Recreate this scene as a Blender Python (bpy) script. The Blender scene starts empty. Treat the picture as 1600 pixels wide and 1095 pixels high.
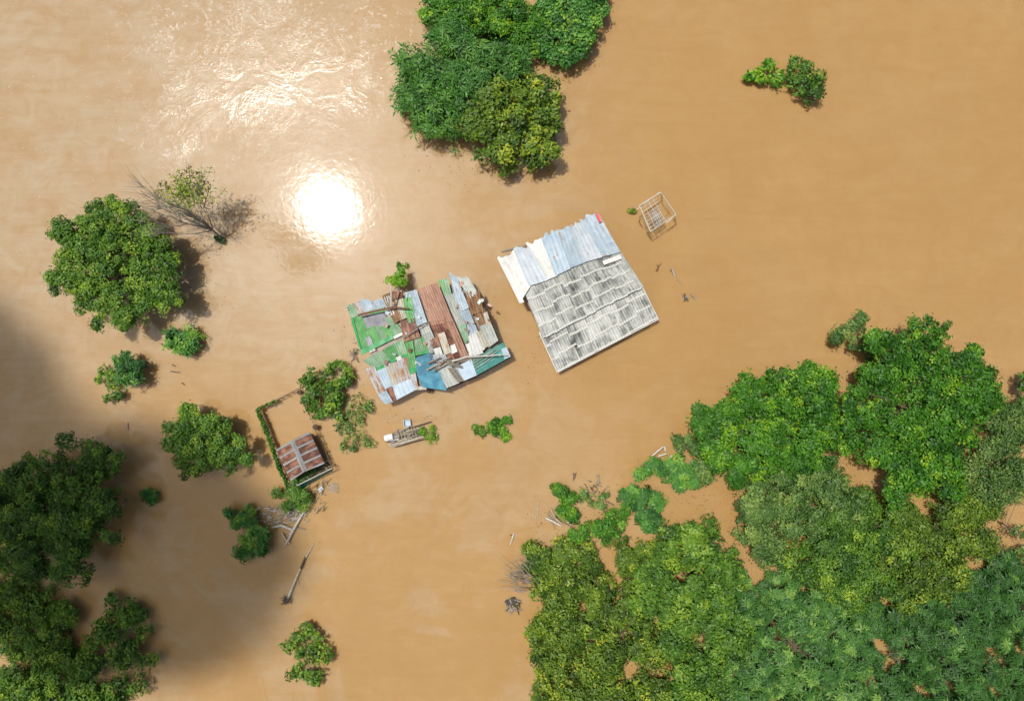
import bpy, math, random
import numpy as np
from mathutils import Vector, noise as mnoise
R = math.radians
S = bpy.context.scene
COL = S.collection
rnd = random.Random(7)

# ------------------------------------------------------------------ camera
H = 66.7                     # drone height above the flood water (m)
F = 1600 * 24 / 36.0         # focal length in photo pixels
cam_d = bpy.data.cameras.new('camera'); cam_d.lens = 24; cam_d.sensor_width = 36
cam_d.clip_start = 0.5; cam_d.clip_end = 6000
cam = bpy.data.objects.new('camera', cam_d); COL.objects.link(cam)
cam.location = (0, 0, H); cam.rotation_euler = (0, 0, 0)
S.camera = cam

# ------------------------------------------------------------------ light
SUN_T = (-285 / F, 222 / F)                  # sun direction x/z, y/z (mirror of the glint)
sdir = Vector((SUN_T[0], SUN_T[1], 1)).normalized()
sun_el = math.asin(sdir.z); sun_az = math.atan2(sdir.x, sdir.y)
sl = bpy.data.lights.new('sun', 'SUN'); sl.energy = 4.3; sl.angle = R(0.53); sl.color = (1, .955, .89)
so = bpy.data.objects.new('sun', sl); COL.objects.link(so)
so.rotation_euler = sdir.to_track_quat('Z', 'Y').to_euler(); so.location = (-60, 50, 160)

W = bpy.data.worlds.new('World'); S.world = W; W.use_nodes = True
nt = W.node_tree; nt.nodes.clear()
def N(t, ty, **kw):
    n = t.nodes.new(ty)
    for k, v in kw.items(): setattr(n, k, v)
    return n
def math_(t, op, a, b=None, clamp=False):
    n = t.nodes.new('ShaderNodeMath'); n.operation = op; n.use_clamp = clamp
    for i, v in enumerate((a, b)):
        if v is None: continue
        if isinstance(v, (int, float)): n.inputs[i].default_value = v
        else: t.links.new(v, n.inputs[i])
    return n.outputs[0]
def ramp(t, fac, stops, interp='LINEAR'):
    n = t.nodes.new('ShaderNodeValToRGB'); n.color_ramp.interpolation = interp
    e = n.color_ramp.elements
    while len(e) < len(stops): e.new(0.5)
    for i, (p, c) in enumerate(stops):
        e[i].position = p
        e[i].color = (c, c, c, 1) if isinstance(c, (int, float)) else (*c, 1)
    t.links.new(fac, n.inputs[0]); return n.outputs[0]
def mixc(t, fac, a, b, mode='MIX'):
    n = t.nodes.new('ShaderNodeMix'); n.data_type = 'RGBA'; n.blend_type = mode
    for s, v in ((n.inputs[0], fac), (n.inputs[6], a), (n.inputs[7], b)):
        if isinstance(v, (int, float)): s.default_value = v
        elif isinstance(v, tuple): s.default_value = (*v, 1)
        else: t.links.new(v, s)
    return n.outputs[2]
def noise(t, vec, scale, detail=3, rough=.55, dist=0, out=0):
    n = t.nodes.new('ShaderNodeTexNoise'); n.inputs['Scale'].default_value = scale
    n.inputs['Detail'].default_value = detail; n.inputs['Roughness'].default_value = rough
    n.inputs['Distortion'].default_value = dist
    if vec is not None: t.links.new(vec, n.inputs['Vector'])
    return n.outputs[out]
def maprange(t, v, a, b, c=0, d=1):
    n = t.nodes.new('ShaderNodeMapRange'); n.interpolation_type = 'SMOOTHSTEP'
    t.links.new(v, n.inputs[0])
    for i, x in enumerate((a, b, c, d)): n.inputs[i + 1].default_value = x
    return n.outputs[0]

sky = N(nt, 'ShaderNodeTexSky', sky_type='NISHITA'); sky.sun_disc = False
sky.sun_elevation = sun_el; sky.sun_rotation = sun_az; sky.air_density = 1.0; sky.dust_density = 1.6
tc = N(nt, 'ShaderNodeTexCoord')
sep = N(nt, 'ShaderNodeSeparateXYZ'); nt.links.new(tc.outputs['Generated'], sep.inputs[0])
zc = math_(nt, 'MAXIMUM', sep.outputs[2], 0.06)
px_ = math_(nt, 'DIVIDE', sep.outputs[0], zc); py_ = math_(nt, 'DIVIDE', sep.outputs[1], zc)
cv = N(nt, 'ShaderNodeCombineXYZ'); nt.links.new(px_, cv.inputs[0]); nt.links.new(py_, cv.inputs[1])
n1 = noise(nt, cv.outputs[0], 2.3, 7, .58, .35)
# one bank of broken cloud drifting in from the sun's side, open blue sky on the other
bank = maprange(nt, math_(nt, 'ADD', px_, math_(nt, 'MULTIPLY', py_, .25)), -.55, .75, .16, -.12)

dx = math_(nt, 'SUBTRACT', px_, SUN_T[0]); dy = math_(nt, 'SUBTRACT', py_, SUN_T[1])
d2 = math_(nt, 'ADD', math_(nt, 'MULTIPLY', dx, dx), math_(nt, 'MULTIPLY', dy, dy))
aur = math_(nt, 'POWER', math_(nt, 'ADD', 1.0, math_(nt, 'MULTIPLY', d2, 17.0)), -1.6)   # forward scattering
cl = maprange(nt, math_(nt, 'ADD', math_(nt, 'ADD', n1, bank), math_(nt, 'MULTIPLY', aur, .15)), .49, .57)
cloud_l = math_(nt, 'ADD', 4.5, math_(nt, 'MULTIPLY', aur, 75.0))
cc = N(nt, 'ShaderNodeCombineColor')
nt.links.new(cloud_l, cc.inputs[0]); nt.links.new(math_(nt, 'MULTIPLY', cloud_l, .975), cc.inputs[1]); nt.links.new(math_(nt, 'MULTIPLY', cloud_l, .93), cc.inputs[2])
bgc = mixc(nt, cl, sky.outputs[0], cc.outputs[0])
bg = N(nt, 'ShaderNodeBackground'); bg.inputs[1].default_value = 0.075
nt.links.new(bgc, bg.inputs[0])
wo = N(nt, 'ShaderNodeOutputWorld'); nt.links.new(bg.outputs[0], wo.inputs[0])
S.view_settings.view_transform = 'Standard'; S.view_settings.look = 'None'
S.view_settings.exposure = 0; S.view_settings.gamma = 1; S.view_settings.use_curve_mapping = False

# ------------------------------------------------------------------ helpers
def at(x, y, z=0.0):
    """ground position seen at photo pixel x,y, for a point z metres above the water"""
    k = (H - z) / F
    return Vector(((x - 800) * k, (547.5 - y) * k, z))
def tagp(o, label=None, cat=None, group=None, kind=None):
    if label: o['label'] = label
    if cat: o['category'] = cat
    if group: o['group'] = group
    if kind: o['kind'] = kind
    return o
def thing(name, loc, label, cat, group=None):
    o = bpy.data.objects.new(name, None); COL.objects.link(o); o.location = loc
    o.empty_display_size = .5
    return tagp(o, label, cat, group)
class MB:
    def __init__(s): s.v = []; s.f = []; s.uv = []
    def tube(s, pts, rad, n=6, cap=True):
        pts = [Vector(p) for p in pts]; base = len(s.v)
        for i, p in enumerate(pts):
            a = pts[max(i - 1, 0)]; b = pts[min(i + 1, len(pts) - 1)]
            d = (b - a).normalized()
            u = d.cross(Vector((0, 0, 1)))
            if u.length < .05: u = d.cross(Vector((1, 0, 0)))
            u.normalize(); w = d.cross(u)
            r = rad[i] if isinstance(rad, (list, tuple)) else rad
            for k in range(n):
                t = 2 * math.pi * k / n
                s.v.append(p + (u * math.cos(t) + w * math.sin(t)) * r)
        for i in range(len(pts) - 1):
            for k in range(n):
                a = base + i * n + k; b = base + i * n + (k + 1) % n
                s.f.append((a, b, b + n, a + n))
        if cap:
            s.f.append(tuple(base + k for k in range(n))[::-1])
            s.f.append(tuple(base + (len(pts) - 1) * n + k for k in range(n)))
        return s
    def box(s, c, e, rot=0, tilt=0):
        """centre, full extents, rotation about z"""
        from mathutils import Matrix
        M = Matrix.Rotation(rot, 3, 'Z') @ Matrix.Rotation(tilt, 3, 'X')
        b = len(s.v)
        for z in (-.5, .5):
            for y in (-.5, .5):
                for x in (-.5, .5):
                    s.v.append(Vector(c) + M @ Vector((x * e[0], y * e[1], z * e[2])))
        for f in ((0, 2, 3, 1), (4, 5, 7, 6), (0, 1, 5, 4), (2, 6, 7, 3), (0, 4, 6, 2), (1, 3, 7, 5)):
            s.f.append(tuple(b + i for i in f))
        return s
    def prism(s, poly, z0, z1):
        b = len(s.v); n = len(poly)
        for z in (z0, z1):
            for p in poly: s.v.append(Vector((p[0], p[1], z)))
        s.f.append(tuple(range(b, b + n))[::-1]); s.f.append(tuple(range(b + n, b + 2 * n)))
        for i in range(n):
            j = (i + 1) % n; s.f.append((b + i, b + j, b + n + j, b + n + i))
        return s
    def build(s, name, mat, parent=None, smooth=False):
        me = bpy.data.meshes.new(name)
        off = Vector(parent.location) if parent is not None else Vector((0, 0, 0))
        o = bpy.data.objects.new(name, me)
        if parent is None:
            vs = s.v; c = sum(vs, Vector()) / len(vs); c.z = min(v.z for v in vs); off = c; o.location = c
        elif parent.parent is not None: off = off + Vector(parent.parent.location)
        me.from_pydata([v - off for v in s.v], [], s.f); me.update()
        if s.uv:
            ul = me.uv_layers.new(name='UVMap')
            vi = np.zeros(len(me.loops), dtype=np.int32); me.loops.foreach_get('vertex_index', vi)
            uva = np.array(s.uv, dtype=np.float32)[vi]
            ul.data.foreach_set('uv', uva.ravel())
        if smooth: me.polygons.foreach_set('use_smooth', [True] * len(me.polygons))
        me.materials.append(mat); COL.objects.link(o)
        if parent is not None: o.parent = parent
        return o

# ------------------------------------------------------------------ materials
MATS = {}
def newmat(name):
    m = bpy.data.materials.new(name); m.use_nodes = True; t = m.node_tree; t.nodes.clear()
    o = N(t, 'ShaderNodeOutputMaterial'); p = N(t, 'ShaderNodeBsdfPrincipled')
    t.links.new(p.outputs[0], o.inputs[0]); return m, t, p, o
def bump(t, p, h, strength, dist):
    b = N(t, 'ShaderNodeBump'); b.inputs['Strength'].default_value = strength; b.inputs['Distance'].default_value = dist
    t.links.new(h, b.inputs['Height']); t.links.new(b.outputs[0], p.inputs['Normal'])

def leafmat(name, dark, light, young, rough=.5):
    dark, light, young = [tuple(x * f for x, f in zip(c_, (1.28, 1.2, 1.15))) for c_ in (dark, light, young)]
    m, t, p, o = newmat(name)
    a = N(t, 'ShaderNodeAttribute', attribute_name='tint')
    c = ramp(t, a.outputs['Fac'], [(0, dark), (.62, light), (1, young)])
    t.links.new(c, p.inputs['Base Color']); p.inputs['Roughness'].default_value = rough
    p.inputs['Specular IOR Level'].default_value = .35
    tr = N(t, 'ShaderNodeBsdfTranslucent')
    tcx = mixc(t, 1.0, c, (1.0, 1.0, .45), 'MULTIPLY'); t.links.new(tcx, tr.inputs[0])
    mx = N(t, 'ShaderNodeMixShader'); mx.inputs[0].default_value = .30
    t.links.new(p.outputs[0], mx.inputs[1]); t.links.new(tr.outputs[0], mx.inputs[2])
    t.links.new(mx.outputs[0], o.inputs[0]); MATS[name] = m; return m
leafmat('leaf_mid', (.018, .062, .007), (.08, .19, .02), (.21, .33, .03))
leafmat('leaf_dark', (.018, .07, .010), (.045, .15, .022), (.10, .25, .03))
leafmat('leaf_yellow', (.028, .07, .008), (.12, .215, .02), (.31, .37, .03))
leafmat('leaf_bright', (.014, .07, .005), (.06, .20, .012), (.20, .36, .02))
leafmat('leaf_blue', (.014, .055, .010), (.055, .16, .030), (.17, .31, .06))
leafmat('leaf_grey', (.025, .07, .013), (.09, .18, .04), (.21, .31, .07))
leafmat('leaf_cassava', (.014, .07, .011), (.06, .20, .033), (.18, .35, .04))
leafmat('leaf_dry', (.05, .045, .02), (.13, .15, .04), (.27, .27, .10))

def woodmat(name, c1, c2, sc=6):
    m, t, p, o = newmat(name)
    g = N(t, 'ShaderNodeTexCoord'); n = noise(t, g.outputs['Object'], sc, 5, .65, .4)
    t.links.new(ramp(t, n, [(.3, c1), (.7, c2)]), p.inputs['Base Color'])
    p.inputs['Roughness'].default_value = .85; bump(t, p, n, .5, .02); MATS[name] = m; return m
woodmat('bark', (.06, .04, .025), (.16, .12, .08)); woodmat('pale_wood', (.24, .20, .15), (.50, .45, .37))
woodmat('grey_wood', (.13, .11, .09), (.33, .30, .25)); woodmat('dark_wood', (.035, .022, .015), (.10, .065, .042))
woodmat('red_wood', (.10, .04, .022), (.22, .10, .06)); woodmat('white_wood', (.36, .33, .29), (.55, .53, .49))
woodmat('black_debris', (.02, .018, .015), (.08, .07, .06)); woodmat('cane', (.20, .17, .09), (.42, .37, .22))

def sheetmat(name, base, base2, rustc=(.20, .085, .045), rust=.2, grime=.25, metal=.0, rough=.5, dark=(.06, .05, .04), spec=.4):
    """painted or bare sheet: colour patches, rust blotches running down the corrugation, grime"""
    m, t, p, o = newmat(name)
    uv = N(t, 'ShaderNodeUVMap'); oi = N(t, 'ShaderNodeObjectInfo')
    mp = N(t, 'ShaderNodeMapping'); t.links.new(uv.outputs[0], mp.inputs[0]); mp.inputs['Scale'].default_value = (2.4, .5, 1)
    ad = N(t, 'ShaderNodeVectorMath', operation='ADD'); t.links.new(mp.outputs[0], ad.inputs[0])
    cx = N(t, 'ShaderNodeCombineXYZ'); t.links.new(math_(t, 'MULTIPLY', oi.outputs['Random'], 57.0), cx.inputs[0]); t.links.new(math_(t, 'MULTIPLY', oi.outputs['Random'], 31.0), cx.inputs[1])
    t.links.new(cx.outputs[0], ad.inputs[1]); V = ad.outputs[0]
    ad2 = N(t, 'ShaderNodeVectorMath', operation='ADD'); t.links.new(uv.outputs[0], ad2.inputs[0]); t.links.new(cx.outputs[0], ad2.inputs[1]); U = ad2.outputs[0]
    s1 = noise(t, V, 1.3, 5, .65, .2); b1 = noise(t, U, 1.1, 5, .6, .3); f1 = noise(t, U, 9, 4, .7)
    c = mixc(t, ramp(t, b1, [(.35, 0.), (.65, 1.)]), base, base2)
    br = math_(t, 'ADD', .86, math_(t, 'MULTIPLY', oi.outputs['Random'], .28))
    cb = N(t, 'ShaderNodeCombineColor')
    for i in range(3): t.links.new(br, cb.inputs[i])
    c = mixc(t, 1.0, c, cb.outputs[0], 'MULTIPLY')
    rm = ramp(t, math_(t, 'ADD', math_(t, 'MULTIPLY', s1, .6), math_(t, 'MULTIPLY', b1, .4)), [(.62 - rust * .42, 0.), (.68 - rust * .30, 1.)])
    rc = mixc(t, f1, tuple(x * .65 for x in rustc), tuple(min(1, x * 1.5) for x in rustc))
    c = mixc(t, rm, c, rc)
    gm = ramp(t, math_(t, 'ADD', math_(t, 'MULTIPLY', f1, .45), math_(t, 'MULTIPLY', s1, .55)), [(.5, 0.), (.72, grime)])
    c = mixc(t, gm, c, dark)
    t.links.new(c, p.inputs['Base Color']); p.inputs['Roughness'].default_value = rough; p.inputs['Metallic'].default_value = metal
    p.inputs['Specular IOR Level'].default_value = spec
    bump(t, p, f1, .25, .02); MATS[name] = m; return m
sheetmat('green', (.085, .27, .09), (.17, .37, .15), rust=.04, grime=.7)
sheetmat('green_bright', (.03, .24, .08), (.06, .32, .11), rust=0, grime=.4)
sheetmat('green_pale', (.15, .29, .16), (.29, .38, .28), rust=.06, grime=.6)
sheetmat('grey', (.33, .37, .39), (.46, .49, .51), rust=.12, grime=.6)
sheetmat('blue_grey', (.27, .34, .39), (.41, .48, .53), rust=.10, grime=.6)
sheetmat('mauve_grey', (.24, .24, .27), (.40, .40, .43), rust=.10, grime=.7)
sheetmat('white', (.48, .48, .46), (.60, .60, .58), rust=.03, grime=.35)
sheetmat('cream', (.38, .36, .29), (.50, .48, .41), rust=.22, rustc=(.42, .23, .10), grime=.5)
sheetmat('rust_light', (.32, .185, .13), (.42, .27, .20), rust=.25, rustc=(.27, .11, .07), grime=.5)
sheetmat('rust_dark', (.095, .042, .032), (.165, .078, .058), rust=.35, rustc=(.33, .16, .10), grime=.7)
sheetmat('rust_brown', (.20, .115, .06), (.33, .21, .11), rust=.35, rustc=(.13, .055, .03), grime=.8)
sheetmat('rust_streak', (.38, .39, .40), (.47, .46, .44), rust=.36, rustc=(.34, .19, .11), grime=.5)
sheetmat('light_blue', (.36, .46, .54), (.46, .55, .62), rust=0, grime=.2)
sheetmat('teal', (.05, .22, .19), (.13, .36, .32), rust=.04, grime=.5)
sheetmat('teal_wall', (.01, .16, .13), (.015, .20, .16), rust=0, grime=.3)
sheetmat('blue_tarp', (.045, .17, .25), (.10, .27, .36), rust=0, grime=.4, rough=.35)
sheetmat('mottled', (.30, .34, .32), (.45, .46, .42), rust=.15, rustc=(.2, .15, .09), grime=.9)
sheetmat('new_zinc', (.36, .41, .45), (.46, .50, .54), rust=.04, grime=.4, metal=.0, rough=.5, spec=.25)
sheetmat('old_zinc', (.25, .33, .40), (.36, .43, .49), rust=.14, rustc=(.30, .17, .11), grime=.5, metal=.0, rough=.5, spec=.25)
sheetmat('red_paint', (.45, .05, .06), (.55, .08, .08), rust=0, grime=.1)
sheetmat('plastic_white', (.52, .52, .51), (.6, .6, .59), rust=0, grime=.4, rough=.35)
sheetmat('old_grey', (.17, .18, .18), (.27, .28, .28), rust=.2, grime=.7)
sheetmat('frame_paint', (.40, .44, .41), (.50, .54, .50), rust=.18, grime=.3)
sheetmat('wall_board', (.16, .12, .09), (.26, .21, .16), rust=.2, grime=.6)

# fibre-cement sheet with algae: clean lower lip where the next sheet used to protect it
m, t, p, o = newmat('fibre_cement')
uv = N(t, 'ShaderNodeUVMap'); oi = N(t, 'ShaderNodeObjectInfo'); g = N(t, 'ShaderNodeNewGeometry')
sp = N(t, 'ShaderNodeSeparateXYZ'); t.links.new(uv.outputs[0], sp.inputs[0])
big = noise(t, g.outputs['Position'], .55, 4, .6, .6)
mp = N(t, 'ShaderNodeMapping'); t.links.new(uv.outputs[0], mp.inputs[0]); mp.inputs['Scale'].default_value = (5, .8, 1)
cx = N(t, 'ShaderNodeCombineXYZ'); t.links.new(math_(t, 'MULTIPLY', oi.outputs['Random'], 91.0), cx.inputs[0])
ad = N(t, 'ShaderNodeVectorMath', operation='ADD'); t.links.new(mp.outputs[0], ad.inputs[0]); t.links.new(cx.outputs[0], ad.inputs[1])
st = noise(t, ad.outputs[0], 1.0, 5, .7)
k = math_(t, 'ADD', math_(t, 'MULTIPLY', big, .75), math_(t, 'ADD', math_(t, 'MULTIPLY', st, .85), math_(t, 'MULTIPLY', oi.outputs['Random'], .14)))
cd = ramp(t, math_(t, 'MULTIPLY', k, .72), [(.46, (.52, .525, .50)), (.57, (.42, .425, .40)), (.69, (.21, .22, .205)), (.80, (.035, .04, .038))])
lip = ramp(t, sp.outputs[1], [(.86, 0.), (.885, 1.)])
cd = mixc(t, math_(t, 'MULTIPLY', lip, .85), cd, (.54, .54, .50))
t.links.new(cd, p.inputs['Base Color']); p.inputs['Roughness'].default_value = .8; bump(t, p, st, .3, .01)
MATS['fibre_cement'] = m

# ------------------------------------------------------------------ water, river bed, clouds
m, t, p, o = newmat('flood_water')
g = N(t, 'ShaderNodeNewGeometry'); P = g.outputs['Position']
sp = N(t, 'ShaderNodeSeparateXYZ'); t.links.new(P, sp.inputs[0]); X, Y = sp.outputs[0], sp.outputs[1]
silt = noise(t, P, .045, 5, .6, 1.2); silt2 = noise(t, P, .35, 6, .6, 1.5)
c = mixc(t, ramp(t, silt, [(.35, 0.), (.65, 1.)]), (.335, .20, .076), (.365, .225, .092))
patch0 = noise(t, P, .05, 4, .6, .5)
west_sky_pale = maprange(t, math_(t, 'ADD', X, math_(t, 'MULTIPLY', silt, 30.0)), -25, 32, 1, 0)
west_sky_pale = math_(t, 'MULTIPLY', west_sky_pale, maprange(t, math_(t, 'ADD', Y, math_(t, 'MULTIPLY', patch0, 24.0)), 0, 22, .12, 1))
c = mixc(t, west_sky_pale, c, (.365, .283, .188))  # paler silt plus cloud reflection, painted into the water's base colour
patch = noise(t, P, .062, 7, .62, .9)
c = mixc(t, math_(t, 'MULTIPLY', ramp(t, patch, [(.475, 0.), (.53, .55)]), maprange(t, X, -6, 22, 1, .12)), c, (.365, .268, .165))  # jagged pale patches: sky reflection painted into the base colour
mpf = N(t, 'ShaderNodeMapping'); t.links.new(P, mpf.inputs[0]); mpf.inputs['Rotation'].default_value = (0, 0, .5); mpf.inputs['Scale'].default_value = (.25, 1.3, 1)
flow = noise(t, mpf.outputs[0], .5, 6, .68, 1.2)
c = mixc(t, ramp(t, flow, [(.42, 0.), (.70, .38)]), c, (.29, .165, .055))
c = mixc(t, ramp(t, silt2, [(.35, 0.), (.7, .5)]), c, (.30, .17, .062))
# eddy field (upper left of the picture): foam threads and rough water
def blob(cx_, cy_, rx, ry):
    a = math_(t, 'DIVIDE', math_(t, 'SUBTRACT', X, cx_), rx); b = math_(t, 'DIVIDE', math_(t, 'SUBTRACT', Y, cy_), ry)
    return math_(t, 'ADD', math_(t, 'MULTIPLY', a, a), math_(t, 'MULTIPLY', b, b))
bl = blob(-24.0, 26.5, 15.5, 12)
edd = math_(t, 'MULTIPLY', maprange(t, blob(-17.8, 13.9, 11, 9), .3, 2.0, .07, 1), maprange(t, math_(t, 'ADD', bl, math_(t, 'MULTIPLY', math_(t, 'SUBTRACT', noise(t, P, .16, 4, .6), .5), 2.6)), .1, 1.3, 1, 0))
w1 = noise(t, P, .22, 4, .6, 2.2); w2 = noise(t, P, .55, 6, .68, 1.6)
rid = math_(t, 'ABSOLUTE', math_(t, 'SUBTRACT', w2, .5))
thr = ramp(t, rid, [(.0, 1.), (.06, 0.)])
frag = ramp(t, noise(t, P, 2.6, 4, .75, .6), [(.47, 0.), (.66, 1.)])
foam = math_(t, 'MULTIPLY', math_(t, 'MULTIPLY', math_(t, 'MULTIPLY', edd, 1.25, True), thr), math_(t, 'MULTIPLY', frag, ramp(t, w1, [(.42, .1), (.56, 1.)])))
c = mixc(t, math_(t, 'MULTIPLY', foam, .75), c, (.72, .68, .62))
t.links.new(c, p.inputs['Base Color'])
p.inputs['IOR'].default_value = 1.46; t.links.new(math_(t, 'ADD', .052, math_(t, 'MULTIPLY', edd, .12)), p.inputs['Roughness'])
p.subsurface_method = 'BURLEY'; p.inputs['Subsurface Weight'].default_value = .75; p.inputs['Subsurface Radius'].default_value = (1.0, .55, .25); p.inputs['Subsurface Scale'].default_value = .55
rip = noise(t, P, 1.6, 3, .5, .4); rip2 = noise(t, P, 4.5, 4, .6, .8)
hh = math_(t, 'ADD', math_(t, 'MULTIPLY', rip, .007), math_(t, 'MULTIPLY', math_(t, 'MULTIPLY', edd, ramp(t, w1, [(.4, .15), (.6, 1.)])), math_(t, 'ADD', math_(t, 'MULTIPLY', rip2, .012), math_(t, 'MULTIPLY', w2, .009))))
bump(t, p, hh, 1.0, 1.0)
MATS['flood_water'] = m
def sheetgrid(name, half, z, mat, nx=40):
    v = []; f = []
    for j in range(nx + 1):
        for i in range(nx + 1): v.append((-half + 2 * half * i / nx, -half + 2 * half * j / nx, z))
    for j in range(nx):
        for i in range(nx):
            a = j * (nx + 1) + i; f.append((a, a + 1, a + nx + 2, a + nx + 1))
    me = bpy.data.meshes.new(name); me.from_pydata(v, [], f); me.materials.append(mat)
    o = bpy.data.objects.new(name, me); COL.objects.link(o); o['kind'] = 'structure'; return o
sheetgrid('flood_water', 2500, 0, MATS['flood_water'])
m, t, p, o = newmat('mud'); g = N(t, 'ShaderNodeNewGeometry')
t.links.new(ramp(t, noise(t, g.outputs['Position'], .3), [(.3, (.12, .08, .045)), (.7, (.2, .13, .07))]), p.inputs['Base Color'])
sheetgrid('river_bed', 2500, -2.2, m, 4)

m = bpy.data.materials.new('cloud_vapour'); m.use_nodes = True; t = m.node_tree; t.nodes.clear()
o_ = N(t, 'ShaderNodeOutputMaterial'); v_ = N(t, 'ShaderNodeVolumePrincipled'); t.links.new(v_.outputs[0], o_.inputs['Volume'])
v_.inputs['Color'].default_value = (1, 1, 1, 1); v_.inputs['Density'].default_value = .24; v_.inputs['Anisotropy'].default_value = .55
CLOUD = m
def cloud(px, py, rx, ry, rz, alt, seed):
    """a wisp of low cloud; px,py is where its shadow falls"""
    g0 = at(px, py); c = Vector((g0.x + SUN_T[0] * alt, g0.y + SUN_T[1] * alt, alt))
    v = []; f = []; nu, nv = 40, 20
    v.append((0, 0, -rz)); 
    for j in range(1, nv):
        ph = -math.pi / 2 + math.pi * j / nv
        for i in range(nu):
            th = 2 * math.pi * i / nu
            d = Vector((math.cos(th) * math.cos(ph), math.sin(th) * math.cos(ph), math.sin(ph)))
            k = 1 + .38 * mnoise.fractal(d * 1.6 + Vector((seed, 0, 0)), 1, 2, 4)
            v.append((d.x * rx * k, d.y * ry * k, d.z * rz * k))
    v.append((0, 0, rz))
    for i in range(nu): f.append((0, 1 + (i + 1) % nu, 1 + i)); 
    for j in range(nv - 2):
        for i in range(nu):
            a = 1 + j * nu + i; b = 1 + j * nu + (i + 1) % nu; f.append((a, b, b + nu, a + nu))
    last = len(v) - 1
    for i in range(nu): f.append((last, last - nu + i, last - nu + (i + 1) % nu))
    me = bpy.data.meshes.new('cloud'); me.from_pydata(v, [], f); me.materials.append(CLOUD)
    o = bpy.data.objects.new('cloud', me); COL.objects.link(o); o.location = c; o['kind'] = 'structure'
cloud(215, 870, 16.5, 12.5, 14, 420, 3.1)
cloud(-50, 625, 11, 10, 11, 430, 8.4)

# ------------------------------------------------------------------ vegetation
def leafmesh(name, verts, tint, mat, parent, nper=4):
    nv = len(verts); nf = nv // nper
    me = bpy.data.meshes.new(name)
    me.vertices.add(nv); me.vertices.foreach_set('co', (verts - np.array(parent.location)).astype(np.float32).ravel())
    me.loops.add(nv); me.loops.foreach_set('vertex_index', np.arange(nv, dtype=np.int32))
    me.polygons.add(nf); me.polygons.foreach_set('loop_start', np.arange(0, nv, nper, dtype=np.int32))
    try: me.polygons.foreach_set('loop_total', np.full(nf, nper, dtype=np.int32))
    except Exception: pass
    a = me.attributes.new('tint', 'FLOAT', 'FACE'); a.data.foreach_set('value', tint.astype(np.float32))
    me.materials.append(mat); me.update(calc_edges=True)
    o = bpy.data.objects.new(name, me); COL.objects.link(o); o.parent = parent
    return o
def unit(a): return a / np.maximum(np.linalg.norm(a, axis=1, keepdims=True), 1e-6)
def leaves_at(rg, pos, nrm, L, Wd, jit=.3, fold=.18):
    n = len(pos); up = np.array([0, 0, 1.0])
    nn = unit(nrm + jit * rg.normal(size=(n, 3)))
    tv = unit(np.cross(nn, rg.normal(size=(n, 3)))); bv = np.cross(nn, tv)
    l = (L * rg.uniform(.65, 1.25, n))[:, None]; w = (Wd * rg.uniform(.7, 1.2, n))[:, None]
    q = np.stack([pos - tv * l * .5, pos + bv * w * .5 + nn * w * fold + tv * l * .08, pos + tv * l * .5 - nn * l * .1, pos - bv * w * .5 + nn * w * fold + tv * l * .08], 1)
    return q.reshape(-1, 3)
def rosettes(rg, cen, nrm, rad, k, wd, droop=.35):
    n = len(cen); nn = unit(nrm + .25 * rg.normal(size=(n, 3)))
    a = unit(np.cross(nn, rg.normal(size=(n, 3)))); b = np.cross(nn, a)
    out = []
    ph0 = rg.uniform(0, 6.28, n)
    for i in range(k):
        ring = i % 2
        th = (ph0 + 2 * math.pi * i / k + rg.normal(size=n) * .15)[:, None]
        d = a * np.cos(th) + b * np.sin(th); e = np.cross(nn, d)
        l = (rad * rg.uniform(.75, 1.1, n) * (1.0 if ring else .7))[:, None]; el = (-droop + (.25 if ring else .75)) 
        d2 = unit(d + nn * el)
        w = l * wd
        p0 = cen + d * l * .08; p2 = cen + d2 * l - nn * l * .18
        mid = cen + d2 * l * .58 + nn * l * .05
        out.append(np.stack([p0, mid + e * w * .5, p2, mid - e * w * .5], 1))
    q = np.stack(out, 1)          # n,k,4,3
    return q.reshape(-1, 3)

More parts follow.
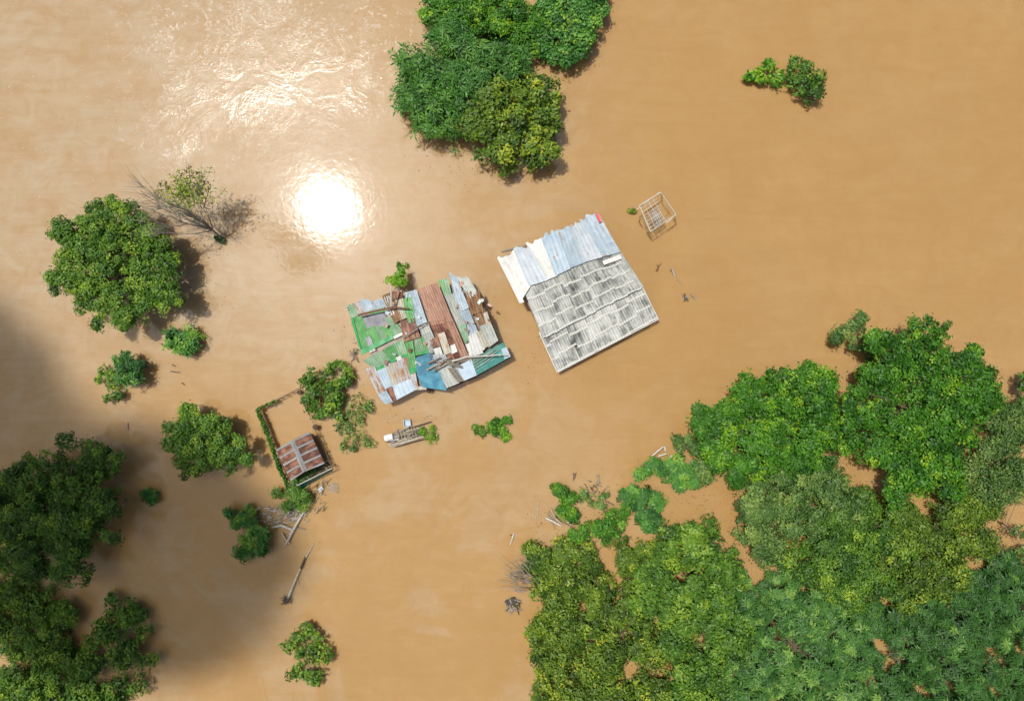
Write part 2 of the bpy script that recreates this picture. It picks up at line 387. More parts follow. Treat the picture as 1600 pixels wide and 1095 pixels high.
def tree(name, label, lobes, h, mat, cat='tree', L=.42, Wd=.24, rc=.75, lai=2.2, flat=.8, style='leaf', group=None,
         trunk=True, seed=None, tint0=.38, tvar=.22, young=.12, bark='bark', limbs=True, rag=.16, fallz=.22):
    h = h * .62 if h > 3.4 else h * .8
    seed = seed if seed is not None else int(abs(lobes[0][0] * 7 + lobes[0][1] * 13)) % 99991
    rg = np.random.default_rng(seed)
    wts = np.array([l[2] ** 2 for l in lobes], float); cxm = sum(l[0] * w for l, w in zip(lobes, wts)) / wts.sum(); cym = sum(l[1] * w for l, w in zip(lobes, wts)) / wts.sum()
    Ls = []; main = []
    for (x, y, r) in lobes:
        rm = r * (H - h * .6) / F
        dist = math.hypot(x - cxm, y - cym) * H / F
        z = max(h - rm * flat - fallz * dist, rm * .15, h * .12)
        c = at(x, y, z + .2 * rm * flat); c0 = np.array([c.x, c.y, z])
        main.append((c0, rm))
        if rm < 1.15 or style != 'leaf' and rm < 1.6: Ls.append((c0, rm)); continue
        Ls.append((c0 - np.array([0, 0, rm * flat * .2]), rm * .74))
        for _ in range(int(7 + rm * 1.5)):          # boughs standing out of the dome
            d = unit(rg.normal(size=(1, 3)))[0]; d[2] = abs(d[2]) * 1.1 - .12; d /= np.linalg.norm(d); k = rg.uniform(.28, .46)
            Ls.append((c0 + d * rm * (1 - k * .85) * np.array([1, 1, flat]) * rg.uniform(.85, 1.12), rm * k))
    base = at(cxm, cym, h * .55); root = thing(name, (base.x, base.y, 0), label, cat, group)
    C = np.array([l[0] for l in Ls]); RR = np.array([l[1] for l in Ls])
    cen = []; nr = []; bt_ = []
    for i, (c, r) in enumerate(Ls):
        n = max(6, int(2.0 * r * r / (rc * rc) * 1.25))
        d = unit(rg.normal(size=(n * 2, 3))); d = d[d[:, 2] > -.3][:n]
        lump = 1 + rag * np.sin(d[:, 0] * 5 + i) * np.cos(d[:, 1] * 4.3 + 2 * i) + rag * rg.normal(size=len(d)) * .55
        pos = c + d * (np.maximum(r - rc * .45, r * .35) * lump)[:, None] * np.array([1, 1, flat])
        # drop clumps buried in neighbouring lobes
        out_ = rg.random(len(pos)) < .16; pos[out_] = c + (pos[out_] - c) * rg.uniform(1.08, 1.35, (out_.sum(), 1))
        keep = np.ones(len(pos), bool)
        for j in range(len(Ls)):
            if j == i: continue
            q = (pos - C[j]) / np.array([1, 1, flat]); keep &= (np.linalg.norm(q, axis=1) > RR[j] * .7) | (pos[:, 2] > C[j][2] + RR[j] * flat * .8)
        pos = pos[keep]; d = d[keep]
        nf = int(len(pos) * (.45 if style == 'leaf' else .9)); df = unit(rg.normal(size=(nf, 3))); df[:, 2] = np.abs(df[:, 2])   # leaves deeper inside
        pos = np.concatenate([pos, c + df * (r * rg.uniform(.25, .75, nf))[:, None] * np.array([1, 1, flat])]); d = np.concatenate([d, df])
        if lai <= 1.0 and not trunk:      # loose weeds: scattered, not domed
            n = len(pos); a_ = rg.uniform(0, 6.283, n); q_ = r * 1.5 * np.sqrt(rg.random(n)); pos = np.stack([c[0] + q_ * np.cos(a_), c[1] + q_ * np.sin(a_), rg.uniform(.05, h, n)], 1); d = np.tile([0, 0, 1.], (n, 1))
        cen.append(pos); nr.append(d); bt_.append(np.full(len(pos), rg.normal()))
    cen = np.concatenate(cen); nr = np.concatenate(nr)
    cen[:, 2] = np.maximum(cen[:, 2], .25)
    nc = len(cen)
    ct = np.clip(tint0 + tvar * rg.normal(size=nc) + .09 * np.concatenate(bt_), 0, .85); ct += .13 * np.sin(cen[:, 0] * 1.1 + seed) * np.cos(cen[:, 1] * 1.3 + seed * .7); ct = np.clip(ct, 0, .9); ct[rg.random(nc) < young] += .3
    crs = rc * rg.uniform(.35, 1.3, nc)
    if style == 'leaf':
        per = max(6, int(lai * 3.0 * rc * rc / (L * Wd * .5) * .85))
        idx = np.repeat(np.arange(nc), (per * (crs / rc) ** 2).astype(int) + 2)
        d = unit(rg.normal(size=(len(idx), 3)) * np.array([1, 1, .75]) + nr[idx] * .35)
        rr = crs[idx] * rg.random(len(idx)) ** .4
        stray = rg.random(len(idx)) < .10; rr[stray] *= 1.55
        pos = cen[idx] + d * rr[:, None] * np.array([1, 1, .72])
        nrm = d * .55 + nr[idx] * .25 + np.array([0, 0, .75])
        v = leaves_at(rg, pos, nrm, L, Wd, .38)
        ti = np.clip(ct[idx] + .10 * rg.normal(size=len(idx)), 0, 1)
    else:
        k = 9 if style == 'ros' else 14
        reps = 3 if style == 'ros' else 2
        idx = np.repeat(np.arange(nc), reps)
        pos = cen[idx] + rg.normal(size=(len(idx), 3)) * rc * (.45 if style == 'ros' else .16)
        v = rosettes(rg, pos, nr[idx] * .5 + np.array([0, 0, .9]), L * rg.uniform(.8, 1.2, len(idx)), k, Wd)
        ti = np.repeat(np.clip(ct[idx], 0, 1), k) + .08 * rg.normal(size=len(idx) * k); ti = np.clip(ti + (np.tile(np.arange(k) % 2 == 0, len(idx)) * .16 if style == 'star' else 0), 0, 1)
    v[:, 2] = np.maximum(v[:, 2], .02)
    leafmesh('crown', v, ti, MATS[mat], root)
    if trunk:
        mb = MB(); b0 = Vector((base.x, base.y, -1.5)); z0 = h * .32
        r0 = max(.06, .035 * h); wob = Vector((rg.normal() * .05 * h, rg.normal() * .05 * h, 0))
        mid = Vector((base.x, base.y, z0)) + wob; top = Vector((base.x, base.y, h * .62)) + wob * 1.6
        mb.tube([b0, b0.lerp(mid, .5) + wob * .2, mid, top], [r0 * 1.2, r0, r0 * .8, r0 * .35], 7)
        if limbs:
            for (c, r) in main:
                e = Vector(c); e.z -= r * .1; s0 = mid.lerp(top, rg.uniform(0, .8)); m1 = s0.lerp(e, .5) + Vector((rg.normal() * .2, rg.normal() * .2, .08 * h * rg.uniform(-.3, 1)))
                mb.tube([s0, m1, e], [r0 * .38, r0 * .22, r0 * .07], 5)
                for _ in range(9):
                    dd = unit(rg.normal(size=(1, 3)))[0]; dd[2] = abs(dd[2]) * .6
                    q = m1.lerp(e, rg.uniform(.3, 1)); tip = q + Vector(dd) * r * rg.uniform(.5, 1.1)
                    mb.tube([q, q.lerp(tip, .5) + Vector((0, 0, .1)), tip], [r0 * .12, r0 * .07, r0 * .03], 4)
        mb.build('trunk', MATS[bark], root)
    return root

A = dict(L=.25, Wd=.135, rc=.5, lai=1.6)
# --- clump at the top of the picture
tree('vine_draped_tree', 'bright green tree smothered in fine vines at the top edge, left of the blue-green one',
     [(690, 14, 34), (735, 25, 44), (790, 30, 46), (760, -25, 55), (700, -20, 40), (820, 62, 30), (845, 40, 30)], 5.5, 'leaf_bright', L=.26, Wd=.16, rc=.6, lai=1.9, tint0=.45, rag=.08, flat=.6)
tree('vine_draped_tree', 'glossy blue-green tree reaching furthest right of the top clump, with hanging sprigs',
     [(885, 20, 44), (925, 2, 28), (868, 68, 30), (905, 55, 24), (880, -30, 45), (930, 38, 14), (908, 80, 11), (885, 88, 12)], 5, 'leaf_cassava', L=.3, Wd=.2, rc=.6, lai=1.9, tint0=.55, rag=.12, flat=.6)
tree('broadleaf_tree', 'dark green tree with long drooping leaflets, left of the yellow-green crown',
     [(660, 115, 44), (722, 95, 50), (700, 165, 52), (642, 160, 28), (785, 100, 45), (668, 195, 26), (640, 92, 24), (745, 150, 40), (700, 60, 30)], 7.5, 'leaf_dark', L=.75, Wd=.22, rc=.8, style='ros', tint0=.5, rag=.18)
tree('round_tree', 'yellow-green round tree with reddish twigs at the lower end of the top clump',
     [(800, 175, 54), (842, 150, 34), (768, 160, 34), (830, 222, 38), (762, 218, 36), (800, 236, 32), (722, 200, 18), (856, 190, 24), (860, 236, 12), (745, 190, 26)], 7.5, 'leaf_yellow', L=.38, Wd=.21, rc=.6, lai=1.5, tint0=.36, tvar=.2, young=.18, rag=.2)
# --- far right bushes
tree('floating_bush', 'small bright lime green bush, left of its darker neighbour in open water',
     [(1184, 116, 11), (1200, 106, 11), (1212, 122, 12), (1192, 124, 9), (1204, 98, 6), (1170, 121, 4)], 1.6, 'leaf_bright', 'bush', L=.36, Wd=.24, rc=.42, lai=1.6, tint0=.66, rag=.25)
tree('floating_bush', 'darker green bush with a hole near its top, standing alone at upper right',
     [(1232, 118, 12), (1258, 130, 17), (1272, 144, 17), (1282, 118, 11), (1242, 99, 9), (1250, 136, 15), (1262, 104, 8)], 2.4, 'leaf_mid', 'bush', L=.32, Wd=.2, rc=.45, lai=1.5, tint0=.4, rag=.25)
# --- left
tree('spreading_tree', 'large light green spreading tree beside the half bare tree',
     [(98, 362, 20), (150, 352, 30), (168, 326, 22), (195, 335, 27), (132, 400, 48), (188, 395, 54), (232, 400, 40), (250, 432, 36), (140, 448, 42), (202, 458, 44), (258, 465, 26), (190, 492, 20), (96, 432, 20), (240, 375, 26), (155, 315, 10), (85, 365, 12), (278, 468, 12), (150, 480, 18), (152, 505, 8), (82, 452, 7)],
     9, 'leaf_mid', tint0=.54, tvar=.2, **A)
tree('spreading_tree', 'medium round green tree left of the fenced pen, in the cloud shadow',
     [(300, 662, 28), (322, 700, 40), (284, 690, 26), (346, 705, 28), (300, 722, 26), (372, 706, 14), (386, 716, 8), (332, 670, 26), (265, 670, 10), (355, 730, 14), (375, 690, 7)],
     6.5, 'leaf_mid', tint0=.45, tvar=.2, **A)
tree('spreading_tree', 'huge dark tree at the left edge under the cloud shadow',
     [(92, 755, 52), (45, 745, 36), (152, 722, 34), (35, 800, 52), (112, 825, 52), (152, 778, 36), (60, 862, 50), (12, 770, 40), (112, 880, 34), (172, 835, 16), (8, 850, 50), (105, 690, 16), (183, 715, 10), (175, 790, 16), (118, 905, 18), (-20, 800, 50)],
     10, 'leaf_mid', tint0=.32, tvar=.2, **A)
tree('shrub_thicket', 'olive green thicket filling the lower left corner below the huge dark tree',
     [(28, 935, 36), (65, 950, 34), (15, 990, 42), (75, 1000, 40), (100, 960, 20), (40, 1050, 50), (-15, 940, 30), (100, 1040, 34), (20, 1100, 40), (80, 1095, 40), (0, 960, 34)], 5.5, 'leaf_mid', 'shrub', tint0=.5, L=.26, Wd=.14, rc=.5, lai=1.2, rag=.25)
tree('shrub_thicket', 'loose shrub with a fingered outline, right of the lower left corner thicket',
     [(182, 948, 18), (205, 962, 20), (165, 985, 20), (222, 992, 15), (150, 1002, 18), (190, 985, 18), (192, 1020, 26), (230, 1030, 16), (140, 1040, 24), (170, 1080, 30), (130, 1095, 30), (225, 1075, 18), (175, 935, 7)], 4.5, 'leaf_mid', 'shrub', tint0=.42, L=.33, Wd=.18, rc=.55, lai=1.1, rag=.3)
tree('floating_bush', 'tiny dark green plant alone in the brown water between the two trees at left',
     [(227, 772, 7), (238, 771, 6), (233, 781, 7), (241, 778, 4)], 1.2, 'leaf_cassava', 'bush', L=.34, Wd=.3, rc=.3, style='ros', tint0=.35, trunk=False)
tree('cassava_bush', 'blue-green mounded bush just below the large spreading tree',
     [(272, 522, 10), (285, 530, 11), (298, 521, 9), (300, 535, 9), (278, 542, 10), (268, 536, 8), (292, 545, 8)], 2.2, 'leaf_cassava', 'bush', L=.5, Wd=.32, rc=.42, style='ros', tint0=.55, rag=.3)
tree('cassava_bush', 'dark clumped bush with pale feathery shoots on its left, below the mounded one',
     [(188, 565, 12), (205, 572, 14), (198, 590, 14), (186, 580, 12), (212, 588, 10), (200, 560, 9)], 3, 'leaf_cassava', 'bush', L=.5, Wd=.3, rc=.45, style='ros', tint0=.28, rag=.3)
tree('feathery_shrub', 'pale feathery shoots hugging the left side of the dark clumped bush',
     [(168, 590, 12), (160, 578, 8), (175, 606, 10), (185, 616, 9), (168, 622, 5), (155, 595, 5)], 1.8, 'leaf_mid', 'shrub', L=.3, Wd=.16, rc=.4, lai=.9, tint0=.6, rag=.3)
tree('cassava_bush', 'upper of the two mounded bushes beside the pile of branches',
     [(360, 802, 8), (366, 817, 8), (376, 813, 7), (388, 805, 10), (390, 816, 9), (378, 806, 6)], 2, 'leaf_cassava', 'bush', L=.45, Wd=.32, rc=.38, style='ros', tint0=.62, rag=.3)
tree('cassava_bush', 'lower of the two mounded bushes beside the pile of branches',
     [(388, 840, 11), (400, 832, 9), (412, 834, 9), (378, 862, 11), (392, 860, 10), (410, 856, 11), (398, 850, 9)], 2.3, 'leaf_cassava', 'bush', L=.5, Wd=.32, rc=.4, style='ros', tint0=.55, rag=.3)
tree('floating_bush', 'light green bush cut by the bottom edge, left of the middle',
     [(480, 982, 9), (464, 1000, 10), (488, 995, 14), (480, 1015, 18), (452, 1010, 9), (500, 1020, 16), (470, 1050, 16), (490, 1060, 14)], 2.5, 'leaf_mid', 'bush', L=.34, Wd=.2, rc=.42, lai=1.4, tint0=.58, rag=.3)
# --- by the pen
tree('pen_bush', 'dense dark bush at the upper right corner of the fenced pen',
     [(492, 598, 17), (480, 603, 12), (500, 610, 14), (486, 588, 9)], 2.8, 'leaf_mid', 'bush', L=.36, Wd=.22, rc=.45, lai=1.7, tint0=.33)
tree('pen_bush', 'dark upright bush between the corner bush and the patchwork roof',
     [(522, 616, 14), (528, 600, 9), (538, 594, 7), (515, 606, 8)], 2.3, 'leaf_mid', 'bush', L=.36, Wd=.22, rc=.42, lai=1.6, tint0=.3)
tree('pen_bush', 'open ring shaped bush with thin leaves just left of the patchwork roof',
     [(515, 574, 6), (524, 569, 6), (535, 571, 6), (543, 578, 6), (546, 587, 5), (538, 596, 6), (517, 582, 4)], 1.7, 'leaf_mid', 'bush', L=.32, Wd=.2, rc=.32, lai=1.1, tint0=.6)
tree('pen_bush', 'lower light green bush on the right side of the fenced pen',
     [(488, 630, 11), (496, 643, 12), (480, 624, 8), (518, 637, 11), (508, 646, 8), (530, 650, 6), (528, 632, 7)], 2, 'leaf_mid', 'bush', L=.34, Wd=.21, rc=.4, lai=1.4, tint0=.52)
tree('weed_patch', 'sparse pale weeds poking out below the patchwork roof, upper patch',
     [(556, 630, 9), (570, 640, 8), (548, 645, 7), (577, 636, 5), (562, 652, 5), (545, 660, 7)], .9, 'leaf_grey', 'weeds', L=.26, Wd=.15, rc=.4, lai=.45, tint0=.6, trunk=False)
tree('weed_patch', 'sparse pale weeds poking out of the water, lower patch right of the pen',
     [(540, 672, 9), (556, 668, 9), (552, 684, 8), (566, 690, 8), (575, 690, 5), (535, 662, 6), (553, 702, 4), (536, 696, 4)], .9, 'leaf_grey', 'weeds', L=.26, Wd=.15, rc=.4, lai=.5, tint0=.6, trunk=False)
tree('climbing_plant', 'leafy plant spilling over the bottom corner of the fenced pen',
     [(455, 768, 10), (466, 776, 11), (455, 785, 9), (470, 790, 8), (478, 776, 7), (432, 771, 6), (446, 792, 6), (460, 762, 8)], 1.8, 'leaf_mid', 'plant', L=.5, Wd=.2, rc=.35, style='ros', tint0=.5)
tree('sapling', 'slim bright green sapling beside the white post above the patchwork roof',
     [(613, 438, 7), (624, 430, 8), (628, 438, 7), (619, 441, 6), (626, 422, 5)], 3.4, 'leaf_bright', 'sapling', L=.32, Wd=.2, rc=.35, lai=1.5, tint0=.7)
tree('sapling', 'tiny tuft of leaves just above the slim sapling', [(622, 413, 2.5), (634, 416, 2)], .6, 'leaf_mid', 'plant', L=.25, Wd=.15, rc=.2, lai=1, trunk=False)
tree('creeper_mat', 'larger bright creeper mat in open water below the two roofs',
     [(776, 664, 10), (788, 658, 6), (783, 676, 8), (774, 674, 6), (790, 682, 5), (768, 668, 5), (795, 657, 3)], .7, 'leaf_bright', 'creeper', L=.22, Wd=.17, rc=.35, lai=1.9, tint0=.55, trunk=False, rag=.2)
tree('creeper_mat', 'smaller round creeper mat left of the larger one', [(747, 671, 7), (753, 676, 4), (743, 667, 4)], .6, 'leaf_mid', 'creeper', L=.22, Wd=.16, rc=.3, lai=1.7, tint0=.6, trunk=False)
tree('sapling', 'tiny yellow-green sprig left of the metal frame', [(985, 329, 3.5), (990, 330, 2)], .6, 'leaf_yellow', 'plant', L=.22, Wd=.14, rc=.2, lai=1.2, trunk=False)
# --- lower middle
tree('creeper_mound', 'upright dense creeper mound at the tip of the lower thicket, beside bleached sticks',
     [(866, 764, 9), (878, 768, 12), (888, 782, 15), (894, 798, 12), (876, 785, 12), (898, 810, 8), (880, 800, 9)], 1.8, 'leaf_bright', 'creeper', L=.22, Wd=.16, rc=.42, lai=2, tint0=.42, rag=.1)
tree('weed_patch', 'thin weeds mixed with dark sticks between the creeper mound and mounded bushes',
     [(915, 775, 7), (928, 782, 7), (940, 785, 6), (908, 770, 4), (945, 776, 4)], 1.0, 'leaf_grey', 'weeds', L=.26, Wd=.15, rc=.35, lai=.9, tint0=.5, trunk=False)
tree('creeper_mound', 'bright creeper arm climbing diagonally towards the mounded bushes',
     [(905, 838, 16), (925, 830, 15), (944, 820, 14), (960, 808, 13), (974, 798, 11), (985, 788, 9), (950, 835, 15), (975, 822, 10), (966, 842, 12)], 2.2, 'leaf_bright', 'creeper', L=.24, Wd=.17, rc=.48, lai=1.9, tint0=.42, rag=.12)
tree('cassava_bush', 'blue-green mounded bush at the end of the creeper arm',
     [(980, 775, 10), (992, 768, 9), (1006, 774, 12), (1022, 780, 11), (998, 786, 11), (1028, 790, 7)], 2.5, 'leaf_cassava', 'bush', L=.52, Wd=.32, rc=.42, style='ros', tint0=.5, rag=.25)
tree('cassava_bush', 'darker mounded bush below the one at the end of the creeper arm',
     [(1003, 808, 9), (1016, 804, 9), (1024, 812, 8), (1010, 818, 9), (1022, 824, 6)], 2.1, 'leaf_cassava', 'bush', L=.48, Wd=.32, rc=.4, style='ros', tint0=.32, rag=.25)
tree('cassava_bush', 'pale mounded bush reaching left from the bright tree, beneath bleached sticks',
     [(1010, 734, 10), (1022, 724, 9), (1034, 736, 11), (1048, 728, 9), (1000, 740, 6)], 2, 'leaf_cassava', 'bush', L=.5, Wd=.32, rc=.42, style='ros', tint0=.6, rag=.25)
tree('cassava_bush', 'broad pale mounded bush tucked against the lower left of the bright tree',
     [(1062, 728, 12), (1070, 744, 13), (1055, 745, 11), (1082, 738, 12), (1065, 758, 10), (1085, 755, 9)], 2.4, 'leaf_cassava', 'bush', L=.5, Wd=.32, rc=.42, style='ros', tint0=.55, rag=.25)
tree('low_shrub', 'greyish green low shrub between the mounded bushes and the bright tree',
     [(1075, 695, 16), (1095, 715, 20), (1100, 735, 20), (1060, 692, 9), (1105, 695, 18)], 3, 'leaf_grey', 'shrub', L=.32, Wd=.18, rc=.5, lai=1.5, tint0=.4)
# --- big trees on the right
B = dict(L=.30, Wd=.18, rc=.6, lai=1.7)
tree('bright_tree', 'deep green tree with lime tips, left one of the two biggest crowns at right',
     [(1172, 640, 48), (1222, 615, 46), (1272, 632, 48), (1188, 700, 52), (1130, 672, 40), (1102, 662, 20), (1250, 695, 52), (1312, 672, 36), (1260, 585, 20), (1215, 580, 14), (1160, 605, 16), (1095, 642, 10), (1150, 740, 26), (1120, 710, 24), (1290, 600, 22)],
     10, 'leaf_bright', tint0=.32, tvar=.22, young=.28, **B)
tree('bright_tree', 'deep green tree with a jagged upper edge, right one of the two biggest crowns',
     [(1440, 540, 42), (1385, 585, 42), (1462, 598, 56), (1512, 565, 24), (1398, 655, 52), (1480, 680, 56), (1525, 625, 38), (1430, 735, 46), (1350, 635, 32), (1480, 750, 36), (1372, 700, 34), (1518, 545, 12), (1442, 505, 14), (1375, 530, 20), (1340, 610, 14), (1400, 770, 20), (1535, 590, 20)],
     11, 'leaf_bright', tint0=.30, tvar=.22, young=.28, **B)
tree('pale_shrub', 'pale soft green shrub jutting left from the jagged crown',
     [(1318, 520, 14), (1335, 508, 12), (1345, 525, 18), (1362, 545, 16), (1345, 495, 7), (1340, 540, 12), (1308, 530, 6)], 4, 'leaf_grey', 'shrub', L=.32, Wd=.19, rc=.48, lai=1.5, tint0=.42, rag=.25)
tree('floating_bush', 'small blurred green tuft above the jagged crown', [(1476, 511, 6), (1483, 507, 4), (1470, 515, 4)], 1.5, 'leaf_mid', 'bush', L=.3, Wd=.17, rc=.3, lai=1.2, tint0=.45)
tree('feathery_tree', 'greyish feathery tree on the right edge below the jagged crown',
     [(1562, 655, 34), (1590, 685, 32), (1560, 715, 36), (1535, 760, 32), (1595, 735, 30), (1550, 620, 16), (1520, 735, 24), (1615, 650, 30)], 7, 'leaf_grey', L=.28, Wd=.14, rc=.62, lai=1.0, tint0=.42, rag=.25)
tree('floating_bush', 'dark twig of leaves cut by the right edge above the feathery tree', [(1597, 600, 9), (1603, 615, 10), (1608, 590, 12)], 4, 'leaf_mid', 'bush', L=.36, Wd=.2, rc=.4, lai=1.2, tint0=.3)
tree('dense_tree', 'grey-green tree directly below the left big crown',
     [(1222, 740, 40), (1278, 752, 46), (1192, 785, 34), (1178, 830, 30), (1248, 805, 48), (1315, 790, 40), (1205, 860, 30), (1175, 800, 20)], 7.5, 'leaf_grey', L=.29, Wd=.16, rc=.55, lai=1.7, tint0=.45, tvar=.2)
tree('dense_tree', 'mid green loose tree in the middle of the right thicket',
     [(1290, 905, 38), (1330, 930, 34), (1310, 815, 34), (1350, 790, 30), (1295, 860, 44), (1345, 835, 42), (1392, 852, 46), (1330, 890, 40), (1250, 878, 34), (1370, 905, 36), (1400, 805, 28)], 7, 'leaf_mid', L=.29, Wd=.15, rc=.58, lai=1.5, tint0=.4, tvar=.2)
tree('dense_tree', 'yellowish loose tree with small leaves right of the thicket middle',
     [(1400, 870, 40), (1420, 920, 40), (1480, 905, 36), (1440, 840, 44), (1485, 800, 34), (1478, 868, 44), (1432, 895, 40), (1520, 800, 24), (1525, 840, 28), (1545, 785, 20), (1410, 800, 22)], 7, 'leaf_yellow', L=.30, Wd=.16, rc=.68, lai=1.25, tint0=.28, tvar=.2, young=.08)
tree('feathery_tree', 'thin feathery branch over dark water at the right edge',
     [(1560, 800, 12), (1580, 775, 16), (1598, 765, 18), (1595, 830, 10), (1555, 850, 14), (1540, 868, 16), (1600, 860, 14)], 4, 'leaf_grey', L=.26, Wd=.14, rc=.45, lai=.8, tint0=.45, rag=.3)
tree('yellow_tree', 'yellow-green tree with dead twigs on its left, at the left end of the lower thicket',
     [(838, 872, 26), (862, 905, 32), (835, 862, 14), (878, 945, 36), (855, 985, 32), (890, 985, 34), (885, 868, 22), (900, 910, 26), (845, 930, 18), (870, 1030, 40), (860, 1085, 40), (905, 1060, 40)], 6, 'leaf_yellow', L=.32, Wd=.17, rc=.58, lai=1.3, tint0=.38, tvar=.2, young=.15)
tree('yellow_tree', 'olive tree between the left end of the lower thicket and its rounded middle crown',
     [(918, 880, 20), (930, 925, 34), (945, 965, 38), (985, 940, 34), (975, 985, 38), (990, 890, 26), (1010, 860, 20), (940, 1020, 44), (1010, 1010, 40), (960, 1085, 44), (1020, 1085, 40), (975, 880, 20), (915, 865, 14), (1000, 925, 26)], 5.5, 'leaf_yellow', L=.32, Wd=.18, rc=.6, lai=1.45, tint0=.28, tvar=.2)
tree('dense_tree', 'rounded green crown in the middle of the lower thicket',
     [(1065, 858, 42), (1112, 872, 44), (1035, 895, 40), (1090, 915, 44), (1135, 905, 34), (1055, 945, 42), (1105, 825, 16), (1085, 838, 22), (1045, 832, 16), (1110, 960, 38), (1060, 990, 40), (1090, 1040, 46), (1060, 1090, 42), (1120, 1090, 42), (1145, 1000, 34), (1010, 935, 26)], 7.5, 'leaf_mid', L=.36, Wd=.2, rc=.62, lai=1.6, tint0=.5, tvar=.2, young=.1)
tree('star_leaf_tree', 'teal tree of star shaped leaf tufts, left of its twin along the bottom edge',
     [(1178, 935, 36), (1225, 925, 34), (1265, 955, 38), (1190, 980, 40), (1240, 985, 42), (1300, 985, 38), (1155, 985, 34), (1200, 1035, 46), (1280, 1035, 46), (1160, 910, 16), (1320, 950, 30), (1170, 1080, 46), (1250, 1085, 46), (1330, 1080, 46), (1140, 1040, 36), (1230, 950, 34), (1340, 1000, 34)], 6.5, 'leaf_blue', L=.62, Wd=.27, rc=.62, style='star', tint0=.44, tvar=.16, young=.12)
tree('star_leaf_tree', 'darker teal tree of star shaped leaf tufts filling the lower right corner',
     [(1360, 968, 36), (1405, 975, 40), (1455, 950, 42), (1500, 925, 38), (1545, 915, 38), (1585, 935, 42), (1535, 970, 44), (1480, 990, 44), (1590, 990, 44), (1430, 1035, 46), (1520, 1040, 46), (1345, 1030, 40), (1605, 1045, 40), (1610, 900, 34), (1400, 1085, 46), (1480, 1090, 46), (1560, 1090, 46), (1620, 1090, 40), (1420, 925, 26), (1500, 1000, 44), (1570, 890, 30)], 7, 'leaf_blue', L=.58, Wd=.25, rc=.62, style='star', tint0=.24, tvar=.15, young=.06)

# --- half bare tree
root = thing('half_bare_tree', tuple(at(346, 372)), 'half bare tree with spreading twigs and a few leaves at its tip', 'tree')
rg = random.Random(5); mb = MB(); b0 = at(347, 374, -1.2); fork = at(333, 360, 1.6)
mb.tube([b0, at(345, 371, .4), fork], [.15, .13, .09], 7)
tips = []
for i in range(17):
    ex = 218 + rg.uniform(0, 108); ey = 283 + rg.uniform(-8, 60) + (30 if i > 11 else 0)
    if i == 0: ex, ey = 212, 283
    if i == 1: ex, ey = 222, 318
    if i == 2: ex, ey = 236, 348
    zz = rg.uniform(4, 6.5); e = at(ex, ey, zz)
    m1 = fork.lerp(e, .35) + Vector((rg.uniform(-.4, .4), rg.uniform(-.4, .4), .7)); m2 = fork.lerp(e, .7) + Vector((rg.uniform(-.3, .3), rg.uniform(-.3, .3), .5))
    mb.tube([fork, m1, m2, e], [.065, .042, .026, .012], 5); tips += [e, m2]
    for k in range(20):
        q = (m1, m2, e)[rg.randrange(3)].lerp(m2, rg.random()); d = (e - fork).normalized() + Vector((rg.uniform(-.9, .9), rg.uniform(-.9, .9), rg.uniform(-.2, .6)))
        tp = q + d * rg.uniform(.7, 1.8); mb.tube([q, q.lerp(tp, .5) + Vector((rg.uniform(-.1, .1), rg.uniform(-.1, .1), 0)), tp], [.019, .014, .008], 4, False)
mb.build('trunk', MATS['grey_wood'], root)
g = np.random.default_rng(3)
pc = []
for _ in range(95):
    a = at(293 + g.normal() * 16, 298 + g.normal() * 12, g.uniform(4.5, 6.3)); pc.append(a)
pc = np.array(pc); idx = np.repeat(np.arange(len(pc)), 11); pos = pc[idx] + g.normal(size=(len(idx), 3)) * .28
leafmesh('crown', leaves_at(g, pos, np.tile([0, 0, 1.], (len(pos), 1)), .26, .14, .6), np.clip(.62 + .18 * g.normal(size=len(pos)), 0, 1), MATS['leaf_yellow'], root)
pc = np.array([at(x, y, g.uniform(5.5, 6.5)) for x, y in [(250, 288), (258, 286), (249, 300), (274, 284), (296, 262), (297, 276), (314, 278), (318, 284), (284, 275), (305, 290), (325, 292), (290, 268), (262, 296), (330, 320), (310, 270)]])
idx = np.repeat(np.arange(len(pc)), 12); pos = pc[idx] + g.normal(size=(len(idx), 3)) * .13
o = leafmesh('seed_pods', leaves_at(g, pos, np.tile([0, 0, 1.], (len(pos), 1)), .2, .13, .7), np.clip(.1 + .1 * g.normal(size=len(pos)), 0, 1), MATS['leaf_dry'], root)
o['label'] = 'dark brown seed pods'; o['kind'] = 'stuff'
tree('stump_tuft', 'small grey-green tuft at the foot of the half bare tree', [(348, 375, 5), (340, 372, 3)], .6, 'leaf_grey', 'plant', L=.3, Wd=.12, rc=.3, lai=1.1, trunk=False, tint0=.1)

